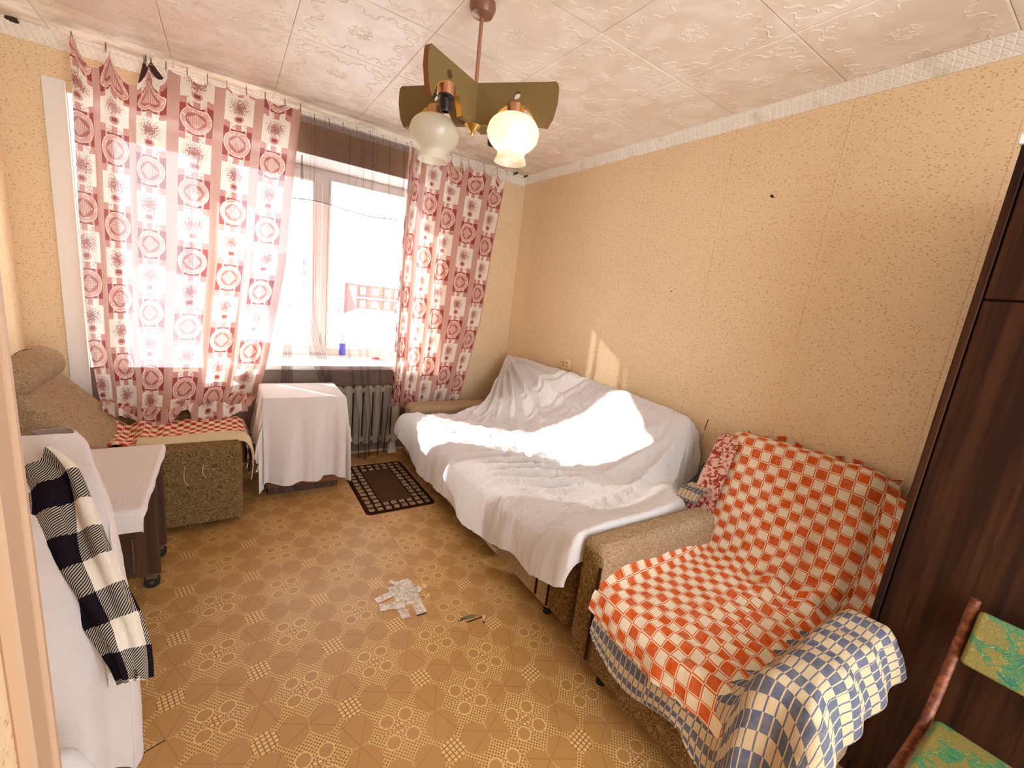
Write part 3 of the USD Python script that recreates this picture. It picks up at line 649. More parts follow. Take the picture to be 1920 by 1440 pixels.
# the ragged gap in the cornice, far left
a, b = on_y(8, 10, 3.44), on_y(28, 26, 3.44)
single('cornice_hole', join(softpts([(a[0], 3.452, 2.497), (a[0] + .03, 3.449, 2.499), (b[0] - .01, 3.452, 2.494)], .009, 6), softpts([(a[0] + .012, 3.450, 2.492), (a[0] + .035, 3.449, 2.490)], .008, 6)), DIRT, 'dark ragged hole where the cornice is broken, top left corner', 'hole', kind=None)

# ------------------------------------------------------------------ radiator and things on the sill
rd = thing('radiator', 'old cast-iron radiator half hidden behind the organza sheer', 'radiator', (.92, 3.46, .06))
for k in range(8):
    x = .635 + .079 * k
    part(rd, 'radiator_section', join(soft(x - .034, x + .034, 3.425, 3.485, .095, .60, .022, 8), rod((x - .036, 3.455, .56), (x + .044, 3.455, .56), .022), rod((x - .036, 3.455, .14), (x + .044, 3.455, .14), .022)), RADIATOR, 40)
for x in (.66, 1.17): part(rd, 'foot', hull([(x + a, 3.455 + b, z) for z, q in ((0, .035), (.10, .022)) for a in (-q, q) for b in (-q, q)]), RADIATOR, 20)
part(rd, 'supply_pipe', tube(bent([(1.22, 3.455, .56), (1.30, 3.455, .56), (1.345, 3.46, .60), (1.35, 3.46, ZC - .08)], 6), .013, 10), RADIATOR)
bt = thing('spray_bottle', 'plastic bottle with a blue label and white cap standing on the sill', 'bottle', tuple(on_z(641, 668, SZ)))
c = LOC[bt]; BLUE = plain('blue_label', srgb(70, 90, 214), 0.4); CLEARP = plain('milky_plastic', srgb(226, 230, 244), 0.3)
part(bt, 'bottle_body', lathe([(0, 0), (.026, 0), (.028, .006), (.028, .135), (.022, .155), (.011, .165), (.011, .172), (0, .172)], c), CLEARP, 40)
part(bt, 'label', lathe([(.0285, .012), (.0292, .013), (.0292, .115), (.0285, .116)], c), BLUE, 40); part(bt, 'cap', lathe([(.013, .170), (.013, .195), (.006, .20), (0, .20)], c), PVC, 40)
c = on_z(712, 674, SZ); pk = thing('paper_packet', 'small red and white packet lying on the sill near the right curtain', 'packet', tuple(c))
part(pk, 'packet_body', box(c[0] - .06, c[0] + .06, c[1] - .035, c[1] + .035, SZ, SZ + .022, .004), PVC, 20); part(pk, 'printed_band', box(c[0] - .061, c[0] - .01, c[1] - .0355, c[1] + .0355, SZ + .001, SZ + .0228, .004), plain('packet_red', srgb(214, 60, 70), 0.4), 20)

# ------------------------------------------------------------------ cloths laid over flat tops
def table_cloth(x0, x1, y0, y1, z, l, r, f, b, n=90, flare=.16, seed=0, lift=.004, creases=()):
    us, vs = np.linspace(x0 - l, x1 + r, n), np.linspace(y0 - f, y1 + b, n); U, W = np.meshgrid(us, vs, indexing='ij')
    cxx, cyy = np.clip(U, x0, x1), np.clip(W, y0, y1); ex, ey = U - cxx, W - cyy; e = np.hypot(ex, ey); e0 = np.maximum(e, 1e-9)
    a = np.where(np.abs(ex) > np.abs(ey), W, U)
    out = e * flare * (.55 + .9 * fb(a, np.zeros_like(a), 9, seed) * 2 + .4 * np.sin(a * 36 + seed)) ; out = np.maximum(out, .002)
    round_ = np.minimum(e, .012)
    drop = np.where(e > 0, e * .985, 0)
    P = np.stack([cxx + ex / e0 * (out + round_ * .5), cyy + ey / e0 * (out + round_ * .5), z + lift - drop + .004 * fb(U, W, 7, seed + 1) * (e <= 0)], -1); return P, np.stack([U, W], -1)
cb = thing('bedside_cabinet', 'red-brown wooden cabinet under a white cloth by the window', 'cabinet', (.40, 3.1, 0))
part(cb, 'cabinet_body', box(.185, .640, 2.925, 3.30, .05, .655, .004), RED_WOOD, 20); part(cb, 'plinth', box(.20, .625, 2.945, 3.29, 0, .05), DARK_WOOD, 20)
part(cb, 'cabinet_door', box(.195, .630, 2.913, 2.925, .065, .64, .003), RED_WOOD, 20)
P, uv = table_cloth(.175, .650, 2.905, 3.315, .658, .33, .26, .56, .05, 110, .13, 4)
P[..., 2] = np.maximum(P[..., 2], .07); m_, u_ = cloth(P, uv, .0022)
single('tablecloth', m_, SHEET2, 'white cloth draped over the cabinet by the window', 'tablecloth', True, u_)

lt = thing('low_table', 'low dark wooden table on casters under a white cloth, at the left', 'table', (-.55, 2.1, 0))
part(lt, 'table_top', box(-.84, -.285, 1.85, 2.50, .525, .548, .004), DARK_WOOD, 20)
for y in (2.20, 2.44): part(lt, 'end_panel', box(-.80, -.268, y - .011, y + .011, .065, .525, .003), DARK_WOOD, 20)
part(lt, 'shelf', box(-.79, -.30, 2.211, 2.429, .22, .238, .003), DARK_WOOD, 20)
for x in (-.30, -.77):
    for y in (2.20, 2.44):
        cs = part(lt, 'caster', join(box(x - .02, x + .02, y - .014, y + .014, .045, .068, .002), rod((x, y - .016, .03), (x, y + .016, .03), .008)), STEEL, 20)
        part(cs, 'wheel', rod((x, y - .011, .029), (x, y + .011, .029), .029, 20), RUBBER, 30)
part(lt, 'brace', join(box(-.36, -.352, 2.183, 2.189, .09, .26, .001)), STEEL, 20)
P, uv = table_cloth(-.85, -.270, 1.842, 2.515, .552, .05, .030, .085, .035, 90, .15, 9)
k = np.clip((uv[..., 1] - 2.3) / .25, 0, 1) * np.clip((uv[..., 0] + .30) / .04, 0, 1); P[..., 2] -= .05 * k * 0
m_, u_ = cloth(P, uv, .002); single('tablecloth', m_, SHEET2, 'white creased cloth on the low table with casters', 'tablecloth', True, u_)

# ------------------------------------------------------------------ mat with a border of stones
mx0, mx1, my0, my1 = .705, 1.165, 2.46, 3.22
mt = thing('floor_mat', 'brown mat bordered with two rows of woven stones, before the radiator', 'mat', ((mx0 + mx1) / 2, (my0 + my1) / 2, 0))
rr = sbox(mx0 + .03, my0 + .03, mx1 - .03, my1 - .03).buffer(.03, 6); part(mt, 'mat_rim', (lambda q: (q[0], q[1]))(sweep_poly(rr, .007)), MAT_RIM, 20)
part(mt, 'mat_field', (lambda q: (q[0] + [0, 0, .006], q[1]))(sweep_poly(sbox(mx0 + .125, my0 + .125, mx1 - .125, my1 - .125), .0035)), MAT_BROWN, 20)
rng = random.Random(5); cells = []
nx, ny = 8, 13; wx, wy = (mx1 - mx0 - .03) / nx, (my1 - my0 - .03) / ny
for i in range(nx):
    for j in range(ny):
        if 2 <= i < nx - 2 and 2 <= j < ny - 2: continue
        x0, y0 = mx0 + .015 + i * wx, my0 + .015 + j * wy; g_ = .006; q = lambda: rng.uniform(0, .006)
        cor = [(x0 + g_ + q(), y0 + g_ + q()), (x0 + wx - g_ - q(), y0 + g_ + q()), (x0 + wx - g_ - q(), y0 + wy - g_ - q()), (x0 + g_ + q(), y0 + wy - g_ - q())]
        pg = Polygon(cor).buffer(-.005).buffer(.005, 2); v, f = sweep_poly(pg, .003)
        part(mt, 'border_stone', (v + [0, 0, .0068], f), STONES[rng.randrange(3)], 20)

# ------------------------------------------------------------------ sofa and its sheet
sf = thing('sofa', 'patterned brown sofa along the right wall under a white sheet', 'sofa', (1.7, 2.2, 0))
part(sf, 'base', soft(1.185, 2.20, 1.12, 3.24, .075, .33, .02, 8), UPHOLSTERY, 40)
part(sf, 'front_edge', soft(1.178, 1.21, 1.24, 3.02, .08, .30, .010, 8), UPHOLSTERY2, 40)
part(sf, 'seat_cushion', soft(1.185, 1.98, 1.24, 3.0, .27, .425, .07, 12), UPHOLSTERY, 40)
part(sf, 'backrest', softpts([(x, y, z) for y in (1.45, 3.10) for x, z in ((1.98, .38), (2.20, .38), (2.165, .79), (2.20, .78))], .05), UPHOLSTERY, 40)
part(sf, 'arm', soft(1.18, 2.10, 3.03, 3.24, .08, .515, .045, 12), UPHOLSTERY2, 40)
part(sf, 'arm', soft(1.18, 2.05, 1.115, 1.235, .08, .50, .035, 12), UPHOLSTERY, 40)
for x, y in ((1.24, 1.30), (1.24, 2.95), (2.1, 1.3), (2.1, 2.95)): part(sf, 'foot', rod((x, y, 0), (x, y, .085), .02), BAKELITE, 30)
for y in (1.245, 1.33): part(sf, 'welt', rod((1.176, y, .10), (1.176, y, .40), .006, 8), MAT_RIM, 30)

Ys = [3.06, 2.80, 2.45, 2.05, 1.70, 1.45, 1.30, 1.215, 1.115, 1.052]
#      behind        ridge         upper back     lower back     crease        seat          seat          edge         hem
prof = {
 0: [(2.25, .78, .24), (2.19, .890, .24), (2.07, .76, .15), (1.93, .625, .03), (1.73, .53, -.08), (1.50, .475, -.13), (1.30, .468, -.10), (1.135, .45, .02), (1.085, .30, .06)],
 1: [(2.25, .80, .18), (2.17, .893, .17), (2.04, .76, .07), (1.88, .60, 0), (1.72, .50, -.03), (1.50, .462, -.03), (1.30, .455, 0), (1.155, .39, 0), (1.115, .20, .03)],
 2: [(2.25, .80, 0), (2.165, .892, .0), (2.03, .73, 0), (1.88, .565, 0), (1.74, .482, 0), (1.50, .455, 0), (1.30, .448, 0), (1.155, .37, 0), (1.128, .155, 0)],
 3: [(2.25, .80, 0), (2.165, .893, 0), (2.02, .72, 0), (1.88, .560, 0), (1.76, .480, 0), (1.50, .450, 0), (1.30, .446, 0), (1.155, .37, 0), (1.130, .150, 0)],
 4: [(2.25, .80, 0), (2.165, .882, 0), (2.03, .72, 0), (1.90, .565, 0), (1.78, .485, 0), (1.50, .448, 0), (1.30, .446, 0), (1.155, .37, 0), (1.132, .16, 0)],
 5: [(2.25, .80, 0), (2.165, .880, 0), (2.04, .72, 0), (1.90, .58, 0), (1.80, .50, 0), (1.50, .455, 0), (1.30, .452, 0), (1.155, .39, 0), (1.132, .23, 0)],
 6: [(2.25, .78, .06), (2.16, .862, .065), (2.05, .70, .06), (1.93, .58, .04), (1.82, .51, 0), (1.50, .47, 0), (1.30, .475, 0), (1.15, .42, 0), (1.12, .245, .02)],
 7: [(2.24, .68, .10), (2.16, .72, .115), (2.06, .62, .11), (1.95, .56, .08), (1.84, .54, .02), (1.50, .52, 0), (1.30, .525, 0), (1.14, .49, 0), (1.11, .295, .02)],
 8: [(2.24, .56, .18), (2.18, .55, .19), (2.08, .54, .17), (1.97, .535, .12), (1.86, .55, .02), (1.50, .575, -.050), (1.30, .580, -.052), (1.125, .560, -.045), (1.092, .330, -.010)],
 9: [(2.24, .50, .20), (2.18, .49, .21), (2.08, .47, .19), (1.97, .46, .14), (1.86, .45, .02), (1.50, .46, .002), (1.30, .46, .002), (1.13, .45, .008), (1.096, .345, .03)],
}
ctrl = [[(x, Ys[a] + dy, z) for x, z, dy in prof[a]] for a in range(10)]
P, u, v = spline_grid(ctrl, 360, 320); N = normals(P); N = N * np.sign(N[..., 2:3].mean())
A = np.linspace(0, 1, 360)[:, None]; B = np.linspace(0, 1, 320)[None, :]
pk = np.array([2.18, 3.30, .89]); dv = P - pk; rad = np.linalg.norm(dv, axis=2); th = np.arctan2(-dv[..., 1], -(dv[..., 0]) * 1.0 + .15 * 0)
fold = .060 * (.5 - np.abs(np.sin(th * 22 + 2.6 * fb(P[..., 0], P[..., 1], 2, 2)))) * (.6 + 1.4 * np.abs(fb(th, th * 0, 2.3, 9))) * sstep(rad, .08, .35) * sstep(rad, 1.35, .75) * sstep(P[..., 2], .45, .52) ** .5
pk2 = np.array([2.16, 1.36, .86]); d2 = P - pk2; r2 = np.linalg.norm(d2, axis=2); t2 = np.arctan2(d2[..., 1], -d2[..., 0])
fold += .026 * (.5 - np.abs(np.sin(t2 * 6 + 1.6 * fb(P[..., 0], P[..., 1], 2.5, 12)))) * sstep(r2, .06, .3) * sstep(r2, 1.25, .7)
wr_ = .028 * np.abs(fb(P[..., 0] * 1.6 + P[..., 1] * .4, P[..., 1] - .3 * P[..., 0], 7, 31, 4)) + .026 * np.abs(fb(P[..., 0] - P[..., 1], P[..., 1] * .5 + P[..., 0], 10, 41, 4))
wr_ = wr_ + .009 * np.abs(fb(P[..., 0] * .6 + P[..., 1], P[..., 0] * 1.5 - P[..., 1] * .6, 22, 43, 3)) + .003 * fb(P[..., 0] + P[..., 1] * .3, P[..., 1] - P[..., 0] * .5, 42, 47, 2)
bunch = np.exp(-((P[..., 0] - 1.50) / .22) ** 2 - ((P[..., 1] - 1.90) / .30) ** 2)
fold += .030 * bunch * np.sin(60 * (P[..., 0] * .5 + P[..., 1]) + 5 * fb(P[..., 0], P[..., 1], 5, 51))
hang = sstep(B, .90, 1.0); fold = fold * (1 - hang) + hang * .008 * np.sin(P[..., 1] * 17 + 3 * fb(P[..., 1], P[..., 0], 2, 61))
P = P + N * (.006 + np.maximum(fold + wr_, -.020) * sstep(A, 1.0, .86) + 0 * wr_ * (1 - hang * .7) + .004)[..., None]
P[..., 2] += hang * (.020 * np.sin(P[..., 1] * 9)) * (A > 0)
P[..., 0] = np.minimum(P[..., 0], XR - .012)
m_, u_ = cloth(P, uvgrid(u, v), .0025, flip=(normals(P)[..., 2].mean() < 0))
single('sofa_sheet', m_, SHEET, 'white crumpled sheet thrown over the whole sofa', 'sheet', True, u_)
# the sheet's loose front corner, hanging beside the armchair
q0, q1 = [(1.115, 1.30, .24), (1.112, 1.25, .34), (1.11, 1.19, .40)], [(1.10, 1.32, .16), (1.098, 1.24, .20), (1.10, 1.155, .27)]

# ------------------------------------------------------------------ right armchair and its blankets
ac = thing('armchair', 'brown squiggle-patterned armchair by the right wall, covered with an orange checked blanket', 'armchair', (1.65, .66, 0))
part(ac, 'base', soft(1.14, 2.2, .335, 1.04, .075, .30, .02, 8), UPHOLSTERY, 40)
part(ac, 'front_panel', soft(1.128, 1.16, .40, .925, .085, .315, .012, 8), UPHOLSTERY, 40)
part(ac, 'seat_cushion', soft(1.13, 1.90, .395, .925, .28, .395, .035, 12), UPHOLSTERY, 40)
part(ac, 'backrest', softpts([(x, y, z) for y in (.50, .98) for x, z in ((2.01, .36), (2.20, .36), (2.185, .80), (2.215, .79))], .04), UPHOLSTERY, 40)
part(ac, 'arm', softpts([(1.165, y, z) for y in (.968, 1.012) for z in (.12, .548)] + [(1.84, y, z) for y in (.968, 1.012) for z in (.12, .535)], .034, 14), UPHOLSTERY2, 40)
part(ac, 'arm', softpts([(1.165, y, z) for y in (.29, .35) for z in (.12, .535)] + [(1.64, y, z) for y in (.29, .35) for z in (.12, .535)], .034, 14), UPHOLSTERY2, 40)
part(ac, 'arm_front', softpts([(1.150, y, z) for y in (.966, 1.014) for z in (.11, .525)], .026, 10), UPHOLSTERY, 40)
for x, y in ((1.20, .36), (1.20, .90), (2.1, .36), (2.1, .96)): part(ac, 'foot', rod((x, y, 0), (x, y, .085), .02), BAKELITE, 30)
part(ac, 'welt', rod((1.126, .934, .11), (1.126, .934, .50), .006, 8), MAT_RIM, 30)

def blanket(name, ctrl, nu, nv, mat, label, cat, wr, seed, uvo=(0, 0), thick=.004, up=None, rot=0.0, extra=None):
    P, u, v = spline_grid(ctrl, nu, nv); N = normals(P); sgn = np.sign((N * np.asarray(up if up is not None else (0, 0, 1.0))).sum(-1).mean()); N = N * sgn
    w = wr * (fb(P[..., 0] + P[..., 2], P[..., 1] * 1.4, 9, seed, 4) + .5 * np.abs(fb(P[..., 0] - P[..., 1], P[..., 2] + P[..., 1], 17, seed + 3, 3)))
    if extra is not None: w = w + extra(P, nu, nv)
    P = P + N * w[..., None]; uv = uvgrid(u + uvo[0], v + uvo[1])
    if rot: c, s_ = math.cos(rot), math.sin(rot); uv = uv @ np.array([[c, s_], [-s_, c]])
    m_, u_ = cloth(P, uv, thick, flip=sgn < 0); return single(name, m_, mat, label, cat, True, u_)
# orange check: rows from behind the back down to the front hem, columns from the left (far) side to the right
rows = [  # x, z, y left, y right
 (2.235, .800, 1.055, .47), (2.215, .895, 1.075, .455), (2.150, .900, 1.085, .435), (2.075, .770, 1.075, .415), (2.00, .610, 1.055, .400), (1.93, .490, 1.035, .395), (1.84, .425, 1.000, .400), (1.70, .412, .960, .405), (1.50, .412, .945, .405), (1.30, .418, .940, .400), (1.15, .415, .940, .390), (1.112, .385, .935, .380), (1.100, .320, .930, .372)]
cc = []
for x, z, yl, yr in rows:
    line = []
    for k, t in enumerate((0, .12, .35, .6, .85, 1)):
        y = yl + (yr - yl) * t; dz = (.020, .004, 0, .004, .006, -.012)[k] if z < .5 else (-.02, .0, .004, .012, .006, -.03)[k]; dx = 0 if z < .5 else (.03, .0, 0, 0, .005, .05)[k]
        if z < .43 and x > 1.2 and k == 0: dz += .035
        if k == 0 and x < 1.12: dz -= .01
        if x < 1.11: dz += (.02, .01, 0, -.005, -.015, -.05)[k]
        line.append((min(x + dx, XR - .02), y, z + dz))
    cc.append(line)
def rucks(P, nu, nv):
    a = np.exp(-((P[..., 0] - 1.86) / .13) ** 2) * .016 * np.sin(P[..., 1] * 42 + 6 * fb(P[..., 0], P[..., 1], 6, 71)) * sstep(P[..., 1], .95, .6)
    b = .010 * np.sin(70 * P[..., 0] + 20 * P[..., 1] + 5 * fb(P[..., 0], P[..., 1], 5, 73)) * np.exp(-((P[..., 1] - .55) / .16) ** 2) * (P[..., 2] < .52)
    return a + b + .006
blanket('checked_blanket', cc, 190, 170, ORANGE_CHECK, 'orange and cream checked blanket over the right armchair seat and back', 'blanket', .020, 81, (.012, .006), .004, (-.5, 0, .8), extra=rucks)
# pink floral cloth showing along the far edge of the back, with a pale blue corner behind it
fl = [[(x - .016, y, z) for y in (yl + .035 + .01 * i, yl - .01, yl - .06)] for i, (x, z, yl) in enumerate(((2.23, .84, 1.08), (2.14, .87, 1.09), (2.06, .74, 1.08), (1.985, .60, 1.065), (1.92, .485, 1.05), (1.84, .45, 1.02)))]
blanket('floral_cloth', fl, 60, 24, FLORAL, 'pink floral cloth showing along the edge of the orange checked blanket', 'cloth', .010, 91, up=(-.5, 0, .8))
pb = [[(x, y, z) for y in (yl + .075, yl + .04, yl)] for x, z, yl in ((2.21, .80, 1.07), (2.12, .74, 1.09), (2.03, .63, 1.08))]
blanket('pale_blue_cloth', pb, 30, 20, PALE_BLUE, 'pale blue cloth corner behind the floral cloth on the armchair back', 'cloth', .006, 93, up=(-.5, 0, .8))
fc = [[(x, y + .02, z + .02 + .01 * math.sin(9 * y)) for y in (1.14, 1.105, 1.06, 1.03)] for x, z in ((2.05, .56), (1.98, .60), (1.90, .585), (1.86, .54))]
blanket('plaid_scrap', fc, 40, 30, BLUE_CHECK, 'crumpled end of the blue plaid poking up between sofa and armchair', 'cloth', .025, 95)
gc = [[(x, y, z) for y in (1.24, 1.19, 1.15)] for x, z in ((2.20, .66), (2.12, .58), (2.04, .545))]
blanket('dark_gap_sheet', gc, 24, 20, GAP_GREY, 'dark grey sheet standing in for the dark gap behind sofa and armchair', 'cloth', .008, 96)  # grey sheet whose dark colour stands for the dark gap here
ub = [[(x - .02, y, z) for y in (yr + .04, yr - .005, yr - .045)] for x, z, yr in ((2.235, .86, .435), (2.16, .86, .42), (2.10, .75, .40), (2.02, .60, .385), (1.95, .49, .38), (1.88, .44, .39))]
ub = [[(min(x, XR - .02), y, z - .012 * i) for i, (x, y, z) in enumerate(l)] for l in ub]
blanket('checked_underblanket', ub, 80, 24, ORANGE_CHECK, 'second fold of orange check showing along the wardrobe side of the back', 'blanket', .008, 89, up=(-.5, 0, .8))
# frill of the orange blanket's other corner behind the back
fr = [[(2.262, y, z - .0) for z in (.84, .88 + .012 * math.sin(30 * y), .905 + .02 * math.sin(23 * y))] for y in np.linspace(1.08, .45, 14)]
fr = [[(x - .006 * i + .012 * math.sin(60 * l[0][1]), y, z) for i, (x, y, z) in enumerate(l)] for l in fr]
blanket('blanket_frill', fr, 90, 10, ORANGE_CHECK, 'ruffled upper edge of orange blanket tucked behind the armchair back', 'blanket', .008, 98, up=(-1, 0, 0))
# blue plaid: under the orange one, over the near arm and down in front
Y = [.90, .72, .54, .42, .385, .355, .315, .265, .225, .195]
Zs = {  # row x -> z along Y
 1.66: [.400, .400, .402, .43, .50, .575, .585, .585, .54, .47],
 1.45: [.400, .400, .402, .43, .51, .585, .592, .588, .54, .46],
 1.25: [.402, .402, .404, .44, .51, .590, .600, .590, .54, .45],
 1.135: [.400, .400, .402, .43, .50, .580, .592, .580, .52, .43]}
cc = [[(x, y, z) for y, z in zip(Y, Zs[x])] for x in (1.66, 1.45, 1.25, 1.135)]
cc.append([(1.100, y, z) for y, z in zip(Y, (.345, .34, .335, .36, .44, .53, .545, .52, .45, .36))])
cc.append([(1.086, y, z) for y, z in zip(Y, (.300, .25, .285, .27, .33, .41, .42, .40, .33, .27))])
cc.append([(1.078, y - .01, z) for y, z in zip(Y, (.285, .20, .26, .19, .18, .22, .21, .19, .18, .17))])
def plaidfold(P, nu, nv): return .014 * np.sin(46 * P[..., 1] + 9 * P[..., 0]) * sstep(P[..., 1], .44, .36) * sstep(P[..., 0], 1.2, 1.09) + .007 * np.sin(38 * P[..., 0] + 10 * P[..., 1]) * sstep(P[..., 1], .38, .28)
blanket('plaid_blanket', cc, 150, 190, BLUE_CHECK, 'cream and blue-grey plaid under the orange blanket, spilling over the near arm', 'blanket', .016, 101, up=(-.4, 0, .7), extra=plaidfold)

# ------------------------------------------------------------------ wardrobe, box on top, chair
wd = thing('wardrobe', 'tall dark brown wooden wardrobe with a split upper cupboard, right edge', 'wardrobe', (2.0, -.2, 0))
part(wd, 'carcass', join(box(1.722, 2.28, -.75, .312, 0, 1.955, .002)), WARD_WOOD, 20)
part(wd, 'side_panel', box(1.70, 2.28, .296, .314, 0, 1.965, .002), WARD_WOOD, 20)
part(wd, 'door', box(1.703, 1.722, -.21, .293, .06, 1.572, .003), WARD_WOOD, 20); part(wd, 'door', box(1.703, 1.722, -.72, -.214, .06, 1.572, .003), WARD_WOOD, 20)
part(wd, 'upper_door', box(1.703, 1.722, -.21, .293, 1.578, 1.955, .003), WARD_WOOD, 20); part(wd, 'upper_door', box(1.703, 1.722, -.72, -.214, 1.578, 1.955, .003), WARD_WOOD, 20)
bx = thing('storage_box', 'pale cardboard box edge lying on top of the wardrobe', 'box', (1.95, 0, 1.967))
part(bx, 'box_body', box(1.70, 2.1, -.35, .318, 1.967, 1.985, .003), PVC, 20); part(bx, 'box_lid', box(1.694, 2.106, .285, .322, 1.968, 1.992, .003), PVC, 20)

ch = thing('kitchen_chair', 'kitchen chair with rusty bent-tube frame and green patterned seat, before the wardrobe', 'chair', (1.45, -.1, 0))
for y in (.118, -.30):
    part(ch, 'frame_tube', tube(bent([(1.668, y, .785), (1.655, y, .70), (1.625, y, .57), (1.585, y, .475), (1.53, y, .432), (1.44, y, .427), (1.27, y, .428), (1.20, y, .41), (1.185, y, .36), (1.16, y, .0)], 8), .0115, 12), RUST, 40)
    part(ch, 'rear_leg', tube(bent([(1.58, y + (-.0), .455), (1.61, y, .25), (1.645, y, .0)], 6), .0115, 12), RUST, 40)
part(ch, 'cross_bar', rod((1.215, -.30, .39), (1.215, .118, .39), .010), RUST)
def pad(x0, x1, y0, y1, z0, z1, r): return soft(x0, x1, y0, y1, z0, z1, r, 10)
part(ch, 'seat', pad(1.20, 1.570, -.285, .104, .434, .468, .014), GREEN, 40)
bk = softpts([(1.637, -.275, .625), (1.637, .094, .625), (1.664, .094, .755), (1.664, -.275, .755), (1.650, -.275, .76), (1.650, .094, .76), (1.62, .094, .63), (1.62, -.275, .63)], .009, 8)
part(ch, 'backrest', bk, GREEN, 40)

# ------------------------------------------------------------------ left armchair
al = thing('armchair', 'brown armchair with a roll headrest by the balcony door', 'armchair', (-.4, 3.0, 0))
part(al, 'base', soft(-.62, .03, 2.66, 3.28, .06, .34, .015, 8), UPHOLSTERY, 40)
part(al, 'arm', softpts([(x, y, z) for x in (-.60, .028) for y in (2.635, 2.735) for z in (.06, .462)], .018, 10), UPHOLSTERY, 40)
part(al, 'arm', softpts([(x, y, z) for x in (-.60, .02) for y in (3.215, 3.29) for z in (.06, .48)], .018, 10), UPHOLSTERY, 40)
part(al, 'arm_front', softpts([(.045, y, z) for y in (2.66, 2.75) for z in (.06, .45)], .010, 8), UPHOLSTERY, 40)
part(al, 'seat_cushion', soft(-.55, .05, 2.765, 3.20, .30, .425, .04, 12), UPHOLSTERY, 40)
part(al, 'backrest', softpts([(-.545, y, .44) for y in (2.71, 3.225)] + [(-.80, y, .735) for y in (2.71, 3.225)] + [(-.70, y, .34) for y in (2.71, 3.225)] + [(-.90, y, .62) for y in (2.71, 3.225)], .042, 14), UPHOLSTERY2, 40)
hd = part(al, 'headrest', softpts([(-.832, 2.76, .812), (-.832, 3.235, .812), (-.852, 2.76, .79), (-.852, 3.235, .79)], .088, 24), UPHOLSTERY2, 40)
part(hd, 'seam', tube([(-.8375 + .0906 * math.cos(a) - .004, 3.16, .8015 + .0906 * math.sin(a) + .006) for a in np.linspace(-.6, 2.6, 24)], .0018, 5), MAT_RIM)
for x, d in ((-.20, .11), (-.12, .08)): part(al, 'loose_thread', tube(bent([(x, 2.614, .39), (x - .004, 2.611, .39 - d * .6), (x + .012, 2.612, .39 - d)], 5), .0012, 5), FLEECE)
rows = [(-.60, .505), (-.53, .455), (-.45, .452), (-.30, .448), (-.10, .452), (.03, .455), (.075, .425), (.088, .34), (.078, .26)]
cc = [[(x + (.0 if k not in (0,) else -.004), y, z + (.012, .018, .0, .004, .022, .01)[k]) for k, y in enumerate((2.775, 2.80, 2.90, 3.02, 3.15, 3.20))] for x, z in rows]
def puck(P, nu, nv): return .013 * np.sin(55 * P[..., 0] + 8 * P[..., 1]) * sstep(P[..., 0], -.2, -.42) + .004
blanket('checked_blanket', cc, 130, 90, RED_CHECK, 'red and cream checked blanket on the seat of the left armchair', 'blanket', .014, 111, (.004, .01), .004, extra=puck)
cc = [[(x, y, z + d) for y, d in ((2.715, -.014), (2.735, .008), (2.77, .016), (2.80, .014))] for x, z in ((-.40, .486), (-.20, .484), (-.02, .490), (.060, .482), (.100, .43), (.112, .33), (.100, .24))]
blanket('blanket_fleece_edge', cc, 90, 16, FLEECE, 'cream fleecy edge of the red checked blanket along the near arm', 'blanket', .014, 113)
cc = [[(x, y, z) for y in (2.78, 2.95, 3.15, 3.19)] for x, z in ((.094, .40), (.106, .33), (.100, .27), (.085, .235))]
blanket('blanket_fleece_hem', cc, 24, 40, FLEECE, 'cream fleecy hem hanging at the front of the red checked blanket', 'blanket', .012, 114, up=(1, 0, .2))

# ------------------------------------------------------------------ draped chair with a black and white plaid, near left
dc = thing('covered_chair', 'wooden chair hidden under the white drape beside the door casing', 'chair', (-.55, 1.5, 0))
part(dc, 'seat', box(-.78, -.40, 1.42, 1.78, .42, .46, .006), DARK_WOOD, 20)
part(dc, 'backrest', box(-.78, -.45, 1.765, 1.79, .46, .83, .006), DARK_WOOD, 20)
for x in (-.76, -.42):
    for y in (1.44, 1.77): part(dc, 'leg', box(x - .018, x + .018, y - .015, y + .015, 0, .42, .003), DARK_WOOD, 20)
#  image row: right outline x (px), depth y ; then points toward the left, hidden by the casing
edge = [(812, 138, 1.80, .0), (825, 152, 1.79, 0), (880, 176, 1.68, 0), (960, 207, 1.56, 0), (1060, 232, 1.47, 0), (1160, 250, 1.41, 0), (1280, 262, 1.36, 0), (1436, 272, 1.315, 0)]
cc = []
for k, (py, px, yd, _) in enumerate(edge):
    r = on_y(px, py, yd); far = r + np.array([-.02, .06 + .02 * k, -.01 * k]); far[2] = max(far[2], .01)
    line = [far + np.array([-.10, .05, -.02]), far, r]
    for t in (.25, .5, .75, 1.0, 1.35):
        q = on_y(px + (30 - px) * t, py + (6 if k < 2 else 14 + 3 * k) * t, yd - (.03 + .022 * k) * t); line.append(q)
    cc.append(line)
cc = [[(p[0], p[1], max(p[2], .004)) for p in l] for l in cc]
def drape(P, nu, nv):
    q = np.linspace(0, 1, nu)[:, None] * np.ones((1, nv)); w = np.linspace(0, 1, nv)[None, :]
    return ((.030 * np.sin(w * 17 + 1.2 + 1.5 * q) + .016 * np.sin(w * 9 + 4 * q)) * sstep(w, .34, .5) - .012) * sstep(q, .2, .6)
blanket('white_drape', cc, 150, 130, SHEET2, 'long white cloth draped over a chair to the floor beside the door casing', 'cloth', .008, 121, up=(.6, -.6, .3), extra=drape, thick=.003)
